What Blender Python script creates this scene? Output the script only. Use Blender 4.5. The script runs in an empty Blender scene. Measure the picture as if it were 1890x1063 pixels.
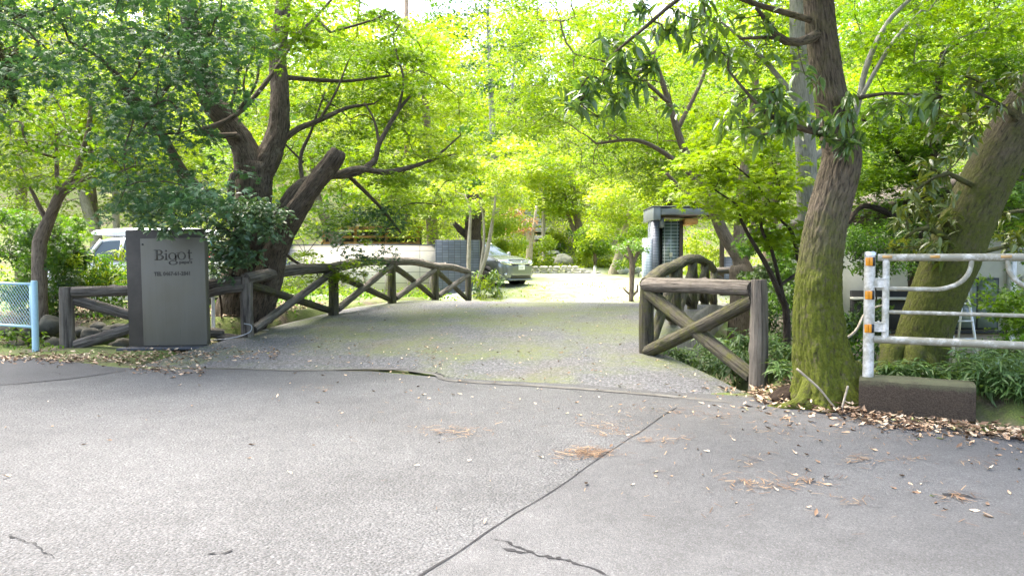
import bpy, math, random
import numpy as np
from mathutils import Vector, Matrix, noise as mnoise

R = math.radians
rng = np.random.default_rng(7)
random.seed(7)
scene = bpy.context.scene
COL = scene.collection

# ------------------------------------------------------------------ camera
FPX = 1365.0
PITCH = math.atan((531.5 - 484.0) / FPX)
CAMZ = 1.5
cam_d = bpy.data.cameras.new('camera')
cam_d.sensor_width = 36.0
cam_d.lens = 36.0 * FPX / 1890.0
cam_d.clip_start = 0.05
cam_d.clip_end = 2000
cam = bpy.data.objects.new('camera', cam_d)
cam.location = (0, 0, CAMZ)
cam.rotation_euler = (R(90) - PITCH, 0, 0)
COL.objects.link(cam)
scene.camera = cam

# ------------------------------------------------------------------ light
SUN_EL, SUN_AZ = 66.0, -50.0           # azimuth from +Y towards +X
world = bpy.data.worlds.new('World')
scene.world = world
world.use_nodes = True
wn = world.node_tree
wn.nodes.clear()
w_out = wn.nodes.new('ShaderNodeOutputWorld')
w_bg = wn.nodes.new('ShaderNodeBackground')
w_sky = wn.nodes.new('ShaderNodeTexSky')
w_sky.sky_type = 'NISHITA'
w_sky.sun_disc = False
w_sky.sun_elevation = R(SUN_EL)
w_sky.sun_rotation = R(SUN_AZ)
w_sky.air_density = 1.0
w_sky.dust_density = 6.0
w_sky.ozone_density = 1.0
w_bg.inputs['Strength'].default_value = 0.15
wn.links.new(w_sky.outputs[0], w_bg.inputs[0])
wn.links.new(w_bg.outputs[0], w_out.inputs[0])

sun_d = bpy.data.lights.new('sun', 'SUN')
sun_d.energy = 2.0
sun_d.angle = R(55)
sun_d.color = (1.0, 0.95, 0.86)
sun = bpy.data.objects.new('sun', sun_d)
_sd = Vector((math.sin(R(SUN_AZ)) * math.cos(R(SUN_EL)), math.cos(R(SUN_AZ)) * math.cos(R(SUN_EL)), math.sin(R(SUN_EL))))
sun.rotation_euler = _sd.to_track_quat('Z', 'Y').to_euler()
sun.location = (0, 0, 40)
COL.objects.link(sun)

scene.view_settings.view_transform = 'Standard'
scene.view_settings.look = 'None'
scene.view_settings.gamma = 1.0
scene.view_settings.exposure = 2.78
scene.view_settings.use_curve_mapping = False
scene.render.engine = 'CYCLES'
scene.cycles.max_bounces = 7
scene.cycles.diffuse_bounces = 4
scene.cycles.glossy_bounces = 2
scene.cycles.transmission_bounces = 5
scene.cycles.sample_clamp_indirect = 6.0

# ------------------------------------------------------------------ pixels <-> space (photo pixels, 1890 wide)
CP, SP = math.cos(PITCH), math.sin(PITCH)
def at(px, py, Y):
    a = (px - 945.0) / FPX
    b = (531.5 - py) / FPX
    dy = CP + b * SP
    dz = -SP + b * CP
    s = Y / dy
    return np.array([a * s, Y, CAMZ + dz * s])
def gnd(px, py, z=0.0):
    a = (px - 945.0) / FPX
    b = (531.5 - py) / FPX
    s = (z - CAMZ) / (-SP + b * CP)
    return np.array([a * s, (CP + b * SP) * s, z])

# ------------------------------------------------------------------ node helpers
class NT:
    def __init__(self, name):
        self.mat = bpy.data.materials.new(name)
        self.mat.use_nodes = True
        self.t = self.mat.node_tree
        self.t.nodes.clear()
        self.out = self.t.nodes.new('ShaderNodeOutputMaterial')
    def n(self, typ, ins=None, **props):
        nd = self.t.nodes.new('ShaderNode' + typ)
        for k, v in props.items():
            setattr(nd, k, v)
        for k, v in (ins or {}).items():
            self.set(nd.inputs[k], v)
        return nd
    def set(self, sock, v):
        if isinstance(v, bpy.types.NodeSocket):
            self.t.links.new(v, sock)
        elif isinstance(v, bpy.types.Node):
            self.t.links.new(v.outputs[0], sock)
        else:
            if sock.type == 'RGBA' and len(v) == 3:
                v = (*v, 1)
            sock.default_value = v
    def coord(self, which='Object', scale=(1, 1, 1)):
        tc = self.n('TexCoord')
        return self.n('Mapping', {'Vector': tc.outputs[which], 'Scale': scale}).outputs[0]
    def noise(self, vec, scale, detail=4, rough=0.6, dist=0.0):
        return self.n('TexNoise', {'Vector': vec, 'Scale': scale, 'Detail': detail, 'Roughness': rough, 'Distortion': dist}).outputs[0]
    def ramp(self, fac, stops, interp='LINEAR'):
        r = self.n('ValToRGB', {'Fac': fac})
        cr = r.color_ramp
        cr.interpolation = interp
        while len(cr.elements) < len(stops):
            cr.elements.new(0.5)
        for e, (p, c) in zip(cr.elements, stops):
            e.position = p
            e.color = (*c, 1) if not np.isscalar(c) else (c, c, c, 1)
        return r.outputs[0]
    def mix(self, fac, a, b, mode='MIX'):
        m = self.n('Mix', data_type='RGBA', blend_type=mode)
        self.set(m.inputs[0], fac)
        self.set(m.inputs[6], a)
        self.set(m.inputs[7], b)
        return m.outputs[2]
    def math(self, op, a, b=0.0, clamp=False):
        m = self.n('Math', operation=op, use_clamp=clamp)
        self.set(m.inputs[0], a)
        self.set(m.inputs[1], b)
        return m.outputs[0]
    def bump(self, h, strength=0.5, dist=0.01, normal=None):
        d = {'Height': h, 'Strength': strength, 'Distance': dist}
        if normal is not None:
            d['Normal'] = normal
        return self.n('Bump', d).outputs[0]
    def pbr(self, col, rough=0.7, metal=0.0, normal=None, spec=0.5, **extra):
        d = {'Base Color': col, 'Roughness': rough, 'Metallic': metal, 'Specular IOR Level': spec}
        d.update(extra)
        if normal is not None:
            d['Normal'] = normal
        p = self.n('BsdfPrincipled', d)
        self.t.links.new(p.outputs[0], self.out.inputs[0])
        return self.mat

def simple_mat(name, col, rough=0.6, metal=0.0, var=0.15, scale=8.0, spec=0.5, bump=0.0):
    t = NT(name)
    co = t.coord()
    nz = t.noise(co, scale, 5, 0.65)
    lo = tuple(c * (1 - var) for c in col)
    hi = tuple(min(1, c * (1 + var)) for c in col)
    c = t.ramp(nz, [(0.3, lo), (0.7, hi)])
    nrm = t.bump(t.noise(co, scale * 6, 4), bump, 0.01) if bump else None
    return t.pbr(c, rough, metal, nrm, spec)

def leaf_mat(name, cols, tmul=(1.25, 1.15, 0.55), trans=0.45, rough=0.45, spec=0.4):
    """cols: three greens picked leaf by leaf"""
    t = NT(name)
    g = t.n('NewGeometry')
    c = t.ramp(g.outputs['Random Per Island'], [(0.0, cols[0]), (0.5, cols[1]), (1.0, cols[2])])
    nz = t.noise(t.coord(), 1.1, 2, 0.5)
    c = t.mix(t.ramp(nz, [(0.35, 0.0), (0.7, 0.55)]), c, cols[2])
    p = t.n('BsdfPrincipled', {'Base Color': c, 'Roughness': rough, 'Specular IOR Level': spec})
    tc = t.mix(1.0, c, tmul, 'MULTIPLY')
    tr = t.n('BsdfTranslucent', {'Color': tc})
    ms = t.n('MixShader', {0: trans, 1: p, 2: tr})
    t.t.links.new(ms.outputs[0], t.out.inputs[0])
    return t.mat

# ------------------------------------------------------------------ materials
def asphalt(name, lo, hi, grain, dark_amt, bumpd):
    t = NT(name)
    co = t.coord()
    big = t.noise(co, 0.45, 5, 0.62)
    mid = t.noise(co, 5.0, 6, 0.7)
    fine = t.noise(co, grain, 3, 0.75)
    vor = t.n('TexVoronoi', {'Vector': co, 'Scale': grain * 0.9, 'Randomness': 1.0})
    c = t.ramp(fine, [(0.33, lo), (0.66, hi)])
    chips = t.ramp(vor.outputs['Color'], [(0.0, 0.55), (0.75, 1.0), (0.93, 1.25), (1.0, 2.1)])
    c = t.mix(0.85, c, chips, 'MULTIPLY')
    st = t.ramp(big, [(0.36, dark_amt), (0.62, 1.0)])
    c = t.mix(1.0, c, st, 'MULTIPLY')
    c = t.mix(0.5, c, t.ramp(mid, [(0.3, 0.75), (0.7, 1.2)]), 'MULTIPLY')
    pits = t.ramp(vor.outputs['Distance'], [(0.0, 1.0), (0.7, 0.0)])
    h = t.math('ADD', pits, fine)
    return t.pbr(c, 0.82, 0, t.bump(h, 0.55, bumpd), 0.35)
M = {}
M['asphalt'] = asphalt('old_asphalt', (0.038, 0.0385, 0.039), (0.146, 0.148, 0.151), 62, 0.70, 0.030)
M['asphalt_new'] = asphalt('patched_asphalt', (0.060, 0.060, 0.0605), (0.128, 0.1295, 0.132), 130, 0.70, 0.012)
M['asphalt_dark'] = asphalt('dark_asphalt_patch', (0.034, 0.035, 0.037), (0.080, 0.082, 0.086), 140, 0.75, 0.008)
def deck_mat():
    t = NT('bridge_paving')
    co = t.coord()
    fine = t.noise(co, 60, 3, 0.7)
    vor = t.n('TexVoronoi', {'Vector': co, 'Scale': 42.0, 'Randomness': 1.0})
    c = t.ramp(fine, [(0.3, (0.050, 0.051, 0.054)), (0.7, (0.178, 0.180, 0.190))])
    c = t.mix(0.9, c, t.ramp(vor.outputs['Color'], [(0.0, 0.25), (0.6, 0.9), (0.85, 1.45), (1.0, 2.5)]), 'MULTIPLY')
    m = t.noise(co, 0.42, 5, 0.6)
    m2 = t.noise(co, 9.0, 5, 0.7)
    f = t.math('MULTIPLY', t.ramp(m, [(0.43, 0.0), (0.58, 0.95)]), t.ramp(m2, [(0.35, 0.15), (0.6, 0.95)]))
    c = t.mix(f, c, (0.115, 0.140, 0.032))
    brown = t.ramp(t.noise(co, 0.8, 4, 0.6), [(0.5, 0.0), (0.75, 0.45)])
    c = t.mix(brown, c, (0.13, 0.105, 0.08))
    pits = t.ramp(vor.outputs['Distance'], [(0.0, 1.0), (0.75, 0.0)])
    return t.pbr(c, 0.75, 0, t.bump(t.math('ADD', pits, fine), 0.9, 0.025), 0.4)
M['deck'] = deck_mat()
def ground_mat():
    t = NT('earth_and_grass')
    co = t.coord()
    g = t.n('NewGeometry')
    n1 = t.noise(co, 1.2, 6, 0.65)
    n2 = t.noise(co, 14, 5, 0.7)
    n3 = t.noise(co, 70, 3, 0.7)
    earth = t.ramp(n2, [(0.3, (0.05, 0.038, 0.026)), (0.7, (0.15, 0.115, 0.08))])
    grass = t.ramp(n3, [(0.3, (0.05, 0.075, 0.015)), (0.7, (0.14, 0.18, 0.03))])
    return t.pbr(t.mix(t.ramp(n1, [(0.38, 0.0), (0.54, 1.0)]), earth, grass), 0.95, 0, t.bump(n2, 0.8, 0.06))
M['ground'] = ground_mat()
def court_mat():
    t = NT('pale_gravel_and_grass')
    co = t.coord()
    n1 = t.noise(co, 0.28, 5, 0.6)
    n2 = t.noise(co, 3.0, 6, 0.75)
    n3 = t.noise(co, 50, 3, 0.7)
    gravel = t.ramp(n3, [(0.3, (0.25, 0.248, 0.235)), (0.7, (0.45, 0.445, 0.43))])
    grass = t.ramp(n3, [(0.3, (0.15, 0.195, 0.020)), (0.7, (0.26, 0.31, 0.035))])
    f = t.math('MULTIPLY', t.ramp(n1, [(0.36, 0.0), (0.50, 1.0)]), t.ramp(n2, [(0.35, 0.25), (0.6, 0.95)]))
    return t.pbr(t.mix(f, gravel, grass), 0.95, 0, t.bump(n3, 0.5, 0.02))
M['court'] = court_mat()
def bark_mat(name, lo, hi, moss=None, mossy=(0.5, 0.6), groove=1.0, uvs=(1.0, 1.0), zfade=None, lichen=None):
    """bark in trunk UVs (u round the trunk in metres, v along it in metres)"""
    t = NT(name)
    uv = t.n('TexCoord').outputs['UV']
    st = t.n('Mapping', {'Vector': uv, 'Scale': (30 * uvs[0], 6 * uvs[1], 1)}).outputs[0]
    ob = t.coord()
    g = t.noise(st, 1.0, 6, 0.7, 0.6)
    n = t.noise(ob, 3.0, 6, 0.7)
    c = t.ramp(g, [(0.36, lo), (0.50, tuple((p + 2 * q) / 3 for p, q in zip(lo, hi))), (0.64, hi)])
    c = t.mix(0.6, c, t.ramp(n, [(0.3, 0.55), (0.7, 1.25)]), 'MULTIPLY')
    if lichen:
        c = t.mix(t.ramp(t.noise(ob, 7.0, 5, 0.7), [(0.55, 0.0), (0.66, 0.7)]), c, lichen)
    if moss:
        m = t.noise(ob, 5.0, 6, 0.75)
        f = t.ramp(m, [(mossy[0], 0.0), (mossy[1], 0.95)])
        if zfade:
            z = t.n('SeparateXYZ', {0: t.n('NewGeometry').outputs['Position']}).outputs[2]
            low = t.ramp(t.math('ADD', t.n('MapRange', {0: z, 1: zfade[0], 2: zfade[1], 3: 1.0, 4: 0.0}).outputs[0],
                                t.math('MULTIPLY', t.math('SUBTRACT', m, 0.5), 1.2)), [(0.25, 0.0), (0.75, 0.95)])
            f = t.math('MAXIMUM', t.math('MULTIPLY', f, 0.25), low)
        f = t.math('MULTIPLY', f, t.ramp(g, [(0.34, 0.25), (0.46, 1.0)]))
        f = t.math('MULTIPLY', f, t.ramp(t.noise(ob, 13.0, 5, 0.75), [(0.32, 0.25), (0.47, 1.0)]))
        mc = t.ramp(t.noise(ob, 45, 4, 0.7), [(0.3, tuple(x * 0.55 for x in moss)), (0.7, tuple(x * 1.35 for x in moss))])
        c = t.mix(f, c, mc)
    nb = t.bump(g, 1.0 * groove, 0.05)
    nb = t.bump(t.noise(ob, 60, 4, 0.7), 0.5, 0.012, nb)
    return t.pbr(c, 0.92, 0, nb, 0.25)
M['bark_maple'] = bark_mat('maple_bark', (0.024, 0.019, 0.015), (0.158, 0.126, 0.094), lichen=(0.20, 0.175, 0.135))
M['bark_moss'] = bark_mat('mossy_bark', (0.040, 0.032, 0.023), (0.200, 0.160, 0.110), moss=(0.115, 0.138, 0.011), mossy=(0.46, 0.62), zfade=(0.85, 2.5), uvs=(0.8, 1.3))
M['bark_lean'] = bark_mat('leaning_mossy_bark', (0.030, 0.025, 0.018), (0.150, 0.122, 0.080), moss=(0.085, 0.098, 0.013), mossy=(0.42, 0.60), zfade=(0.9, 4.4), uvs=(0.8, 1.6))
M['bark_grey'] = bark_mat('pale_grey_bark', (0.16, 0.155, 0.14), (0.34, 0.33, 0.31), groove=0.35, lichen=(0.22, 0.24, 0.17))
M['bark_bg'] = bark_mat('brown_bark', (0.07, 0.052, 0.038), (0.24, 0.19, 0.14), groove=0.6)
M['bark_pale'] = bark_mat('pale_tan_bark', (0.22, 0.19, 0.14), (0.44, 0.39, 0.31), groove=0.5)
M['bark_dark'] = bark_mat('dark_bark', (0.018, 0.014, 0.011), (0.08, 0.06, 0.045))
M['log'] = bark_mat('weathered_log', (0.048, 0.041, 0.034), (0.235, 0.208, 0.175), moss=(0.090, 0.092, 0.030), mossy=(0.58, 0.78), groove=1.4, uvs=(0.9, 0.22))
M['log_moss'] = bark_mat('mossy_log', (0.032, 0.028, 0.021), (0.138, 0.124, 0.092), moss=(0.120, 0.125, 0.028), mossy=(0.46, 0.68), groove=1.4, uvs=(0.9, 0.22))
M['log_pale'] = bark_mat('dry_log', (0.070, 0.060, 0.050), (0.225, 0.200, 0.165), groove=1.2, uvs=(0.75, 0.16))
def steel_mat():
    t = NT('stained_steel')
    co = t.coord()
    st = t.n('Mapping', {'Vector': co, 'Scale': (8, 8, 0.5)}).outputs[0]
    s = t.noise(st, 1.0, 6, 0.6)
    b = t.noise(co, 1.6, 4, 0.6)
    c = t.ramp(s, [(0.25, (0.108, 0.100, 0.074)), (0.75, (0.140, 0.132, 0.102))])
    c = t.mix(t.ramp(b, [(0.4, 0.0), (0.65, 0.6)]), c, (0.135, 0.13, 0.112))
    c = t.mix(t.ramp(t.noise(st, 2.3, 5, 0.7), [(0.60, 0.0), (0.74, 0.4)]), c, (0.068, 0.063, 0.050))
    return t.pbr(c, t.ramp(s, [(0.3, 0.48), (0.7, 0.62)]), 0.3, t.bump(t.noise(co, 90, 2), 0.08, 0.003))
M['steel'] = steel_mat()
M['steel_back'] = simple_mat('brown_stained_steel', (0.062, 0.053, 0.042), 0.6, 0.2, 0.4, 1.5)
M['steel_dark'] = simple_mat('dark_steel', (0.045, 0.05, 0.06), 0.5, 0.4, 0.3, 10)
M['engraved'] = simple_mat('engraved_letters', (0.045, 0.041, 0.034), 0.7, 0.2, 0.35, 40)
M['engraved_soft'] = simple_mat('worn_engraving', (0.060, 0.056, 0.046), 0.7, 0.2, 0.45, 30)
def worn_paint(name, paint, wear, amount, rough=0.45):
    t = NT(name)
    co = t.coord()
    n = t.noise(co, 9, 6, 0.75)
    n2 = t.noise(co, 40, 4, 0.7)
    c = t.ramp(n2, [(0.3, tuple(x * 0.85 for x in paint)), (0.7, paint)])
    c = t.mix(t.ramp(n, [(amount - 0.06, 0.0), (amount + 0.14, 0.85)]), c, wear)
    return t.pbr(c, rough, 0, t.bump(n, 0.15, 0.004))
M['white_paint'] = worn_paint('grimy_white_paint', (0.70, 0.69, 0.64), (0.28, 0.27, 0.20), 0.45)
M['white_rail'] = worn_paint('algae_stained_white_paint', (0.66, 0.65, 0.60), (0.18, 0.17, 0.11), 0.37)
M['fence_blue'] = worn_paint('pale_blue_paint', (0.36, 0.56, 0.64), (0.20, 0.27, 0.26), 0.66)
M['amber'] = simple_mat('amber_reflector', (0.70, 0.27, 0.012), 0.25, 0, 0.12, 60)
M['black'] = simple_mat('black_plastic', (0.02, 0.02, 0.02), 0.5)
M['tape'] = worn_paint('faded_orange_tape', (0.55, 0.27, 0.03), (0.40, 0.32, 0.20), 0.48)
def block_mat():
    t = NT('mossy_rusty_concrete')
    co = t.coord()
    n = t.noise(co, 7, 6, 0.75)
    n2 = t.noise(co, 70, 3, 0.7)
    c = t.ramp(n2, [(0.3, (0.026, 0.020, 0.015)), (0.7, (0.078, 0.060, 0.043))])
    nz = t.n('SeparateXYZ', {0: t.n('NewGeometry').outputs['Position']}).outputs[2]
    f = t.ramp(t.math('ADD', t.n('MapRange', {0: nz, 1: 0.22, 2: 0.40}).outputs[0], t.math('MULTIPLY', t.math('SUBTRACT', n, 0.5), 0.9)), [(0.35, 0.0), (0.8, 1.0)])
    c = t.mix(f, c, (0.095, 0.098, 0.055))
    return t.pbr(c, 0.95, 0, t.bump(t.math('ADD', n, n2), 0.7, 0.012), 0.2)
M['block'] = block_mat()
M['concrete'] = simple_mat('old_concrete', (0.115, 0.112, 0.100), 0.9, 0, 0.45, 4, 0.3, 0.3)
def tile_mat(name, face, face2, grout, bw, bh, rough=0.3):
    t = NT(name)
    co = t.n('TexCoord').outputs['UV']
    b = t.n('TexBrick', {'Vector': co, 'Color1': face, 'Color2': face2, 'Mortar': grout, 'Scale': 1.0, 'Mortar Size': 0.008,
                         'Brick Width': bw, 'Row Height': bh, 'Mortar Smooth': 0.1}, offset=0.0)
    c = t.mix(0.5, b.outputs[0], t.ramp(t.noise(t.coord(), 2.0, 5), [(0.3, 0.7), (0.7, 1.2)]), 'MULTIPLY')
    return t.pbr(c, rough, 0, t.bump(t.math('SUBTRACT', 1.0, b.outputs[1]), 0.6, 0.01))
M['tile_dark'] = tile_mat('slate_blue_tile', (0.085, 0.098, 0.125), (0.13, 0.145, 0.175), (0.035, 0.038, 0.042), 0.235, 0.098, 0.35)
M['tile_grid'] = tile_mat('dark_tile_white_grout', (0.075, 0.088, 0.105), (0.10, 0.115, 0.135), (0.34, 0.36, 0.38), 0.235, 0.11, 0.35)
M['tile_pale'] = tile_mat('pale_glazed_tile', (0.34, 0.40, 0.46), (0.42, 0.48, 0.53), (0.20, 0.24, 0.29), 0.3, 0.10, 0.2)
M['tile_green'] = tile_mat('green_glazed_tile', (0.075, 0.10, 0.09), (0.095, 0.12, 0.11), (0.42, 0.46, 0.46), 0.23, 0.12, 0.15)
def panelwall_mat():
    t = NT('cream_stone_panels')
    co = t.n('TexCoord').outputs['UV']
    b = t.n('TexBrick', {'Vector': co, 'Color1': (0.68, 0.62, 0.52), 'Color2': (0.76, 0.70, 0.60), 'Mortar': (0.10, 0.09, 0.08), 'Scale': 1.0,
                         'Mortar Size': 0.008, 'Brick Width': 2.6, 'Row Height': 0.42}, offset=0.0)
    st = t.n('Mapping', {'Vector': co, 'Scale': (4, 26, 1)}).outputs[0]
    c = t.mix(0.5, b.outputs[0], t.ramp(t.noise(st, 1.0, 5, 0.7), [(0.3, 0.72), (0.7, 1.1)]), 'MULTIPLY')
    return t.pbr(c, 0.85, 0, t.bump(t.math('SUBTRACT', 1.0, b.outputs[1]), 0.4, 0.01))
M['panelwall'] = panelwall_mat()
M['grey_metal'] = simple_mat('grey_sheet_metal', (0.16, 0.175, 0.195), 0.45, 0.3, 0.15, 3)
M['wood_orange'] = simple_mat('orange_timber', (0.42, 0.22, 0.07), 0.7, 0, 0.3, 6)
M['wood_dark'] = simple_mat('dark_timber', (0.05, 0.032, 0.020), 0.7, 0, 0.3, 6)
M['soil'] = simple_mat('dark_soil', (0.028, 0.020, 0.015), 1.0, 0, 0.6, 14, 0.1, 1.0)
M['rock'] = simple_mat('mossy_boulder', (0.075, 0.072, 0.058), 0.95, 0, 0.55, 5, 0.25, 0.6)
M['rock_pale'] = simple_mat('pale_boulder', (0.40, 0.39, 0.36), 0.95, 0, 0.35, 5, 0.25, 0.6)
M['rock_mid'] = simple_mat('lichened_boulder', (0.24, 0.24, 0.19), 0.95, 0, 0.4, 4, 0.25, 0.6)
M['car_white'] = simple_mat('white_car_paint', (0.74, 0.76, 0.80), 0.22, 0, 0.03, 2)
M['car_silver'] = simple_mat('silver_green_car_paint', (0.20, 0.215, 0.22), 0.2, 0.5, 0.04, 2)
M['glass'] = simple_mat('tinted_car_glass', (0.03, 0.05, 0.05), 0.06, 0, 0.1, 2, 0.8)
M['beige'] = simple_mat('beige_trim', (0.40, 0.38, 0.28), 0.5)
M['rubber'] = simple_mat('tyre_rubber', (0.015, 0.015, 0.016), 0.8)
M['chrome'] = simple_mat('bright_trim', (0.65, 0.66, 0.68), 0.2, 0.9, 0.04)
M['red_lens'] = simple_mat('red_lens', (0.55, 0.01, 0.015), 0.2)
M['blue_band'] = simple_mat('pale_blue_band', (0.28, 0.62, 0.72), 0.4)
M['plate'] = simple_mat('white_plate', (0.8, 0.8, 0.8), 0.4)
M['house_wall'] = simple_mat('cream_render', (0.55, 0.54, 0.47), 0.9, 0, 0.1, 3)
M['house_pane'] = simple_mat('grey_green_pane', (0.14, 0.17, 0.15), 0.12, 0, 0.1, 2, 0.8)
M['house_dark'] = simple_mat('dark_eave', (0.02, 0.02, 0.019), 0.8)
def siding_mat():
    t = NT('tan_horizontal_siding')
    co = t.coord()
    w = t.n('TexWave', {'Vector': co, 'Scale': 3.2, 'Distortion': 0.0}, bands_direction='Z', wave_profile='SAW').outputs[1]
    c = t.mix(1.0, (0.30, 0.255, 0.19), t.ramp(w, [(0.0, 0.3), (0.1, 1.0), (1.0, 0.85)]), 'MULTIPLY')
    return t.pbr(c, 0.85, 0, t.bump(w, 0.5, 0.02))
M['siding'] = siding_mat()
M['alu'] = simple_mat('aluminium', (0.62, 0.63, 0.64), 0.35, 0.7, 0.08)
M['tar'] = simple_mat('tar_crack', (0.020, 0.020, 0.021), 0.9, 0, 0.4, 20, 0.2, 0.4)
M['seam'] = simple_mat('concrete_seam', (0.080, 0.077, 0.070), 0.9, 0, 0.45, 6, 0.3, 0.5)
M['wire'] = simple_mat('grey_wire', (0.35, 0.36, 0.38), 0.4, 0.4)
def litter_mat(name, stops):
    t = NT(name)
    g = t.n('NewGeometry')
    c = t.ramp(g.outputs['Random Per Island'], stops)
    return t.pbr(c, 0.75, 0, None, 0.3)
M['litter'] = litter_mat('dead_leaves', [(0.0, (0.070, 0.042, 0.026)), (0.3, (0.20, 0.125, 0.075)), (0.6, (0.40, 0.28, 0.18)), (0.97, (0.56, 0.46, 0.33)), (1.0, (0.28, 0.34, 0.10))])
M['needles'] = litter_mat('dead_needles', [(0.0, (0.055, 0.030, 0.018)), (0.5, (0.15, 0.085, 0.045)), (1.0, (0.27, 0.19, 0.11))])
# foliage
M['lf_near'] = leaf_mat('shaded_maple_leaf', [(0.040, 0.092, 0.048), (0.058, 0.122, 0.060), (0.076, 0.150, 0.055)], (1.1, 1.3, 0.6), 0.30, 0.52, 0.3)  # shade and bluish sky sheen of the near boughs put into the greens
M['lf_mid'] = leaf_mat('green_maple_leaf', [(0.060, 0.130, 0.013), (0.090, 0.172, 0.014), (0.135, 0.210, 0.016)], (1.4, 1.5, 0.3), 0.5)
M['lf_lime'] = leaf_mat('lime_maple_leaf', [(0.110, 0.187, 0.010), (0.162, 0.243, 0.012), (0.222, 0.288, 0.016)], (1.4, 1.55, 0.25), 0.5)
M['lf_oak'] = leaf_mat('glossy_long_leaf', [(0.045, 0.100, 0.034), (0.065, 0.132, 0.038), (0.135, 0.215, 0.032)], (1.5, 1.5, 0.5), 0.35, 0.28, 0.7)
M['lf_olive'] = leaf_mat('olive_long_leaf', [(0.045, 0.085, 0.020), (0.085, 0.125, 0.024), (0.130, 0.165, 0.026)], (1.5, 1.3, 0.5), 0.35, 0.32, 0.6)
M['lf_vine'] = leaf_mat('blue_green_vine_leaf', [(0.070, 0.130, 0.080), (0.095, 0.165, 0.098), (0.115, 0.200, 0.080)], (1.4, 1.4, 0.5), 0.25, 0.38, 0.55)
M['lf_bush'] = leaf_mat('shrub_leaf', [(0.038, 0.095, 0.014), (0.070, 0.145, 0.018), (0.125, 0.210, 0.022)], (1.2, 1.45, 0.4), 0.42)
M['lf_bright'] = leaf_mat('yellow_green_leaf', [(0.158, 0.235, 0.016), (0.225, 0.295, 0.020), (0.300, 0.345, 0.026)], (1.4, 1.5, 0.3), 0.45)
M['lf_dark'] = leaf_mat('deep_green_leaf', [(0.018, 0.042, 0.014), (0.032, 0.066, 0.018), (0.060, 0.100, 0.020)], (1.4, 1.4, 0.5), 0.35)
M['lf_grass'] = leaf_mat('bamboo_grass_leaf', [(0.060, 0.125, 0.040), (0.085, 0.165, 0.050), (0.135, 0.215, 0.060)], (1.4, 1.3, 0.5), 0.35, 0.4)
M['lf_red'] = leaf_mat('rusty_red_leaf', [(0.20, 0.085, 0.04), (0.26, 0.12, 0.05), (0.28, 0.20, 0.06)], (1.3, 1.1, 0.7), 0.4)
M['lf_cedar'] = leaf_mat('brown_cedar_needles', [(0.040, 0.038, 0.022), (0.065, 0.058, 0.032), (0.085, 0.085, 0.035)], (1.2, 1.1, 0.6), 0.2, 0.7, 0.2)

# ------------------------------------------------------------------ mesh builders
def link(o, parent=None):
    COL.objects.link(o)
    if parent is not None:
        o.parent = parent
    return o
def np_mesh(name, V, loops, sizes, mats, smooth=False, mi=None, uv=None):
    me = bpy.data.meshes.new(name)
    V = np.ascontiguousarray(V, dtype=np.float32)
    loops = np.ascontiguousarray(loops, dtype=np.int32)
    sizes = np.ascontiguousarray(sizes, dtype=np.int32)
    me.vertices.add(len(V)); me.vertices.foreach_set('co', V.ravel())
    me.loops.add(len(loops)); me.loops.foreach_set('vertex_index', loops)
    me.polygons.add(len(sizes))
    st = np.zeros(len(sizes), dtype=np.int32); st[1:] = np.cumsum(sizes)[:-1]
    me.polygons.foreach_set('loop_start', st)
    me.polygons.foreach_set('loop_total', sizes)
    if mi is not None:
        me.polygons.foreach_set('material_index', np.ascontiguousarray(mi, dtype=np.int32))
    if smooth:
        me.polygons.foreach_set('use_smooth', np.ones(len(sizes), dtype=bool))
    if uv is not None:
        l = me.uv_layers.new(name='UVMap')
        l.data.foreach_set('uv', np.ascontiguousarray(uv, dtype=np.float32).ravel())
    for m in (mats if isinstance(mats, (list, tuple)) else [mats]):
        me.materials.append(m)
    me.update(calc_edges=True)
    me.validate()
    return me

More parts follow.
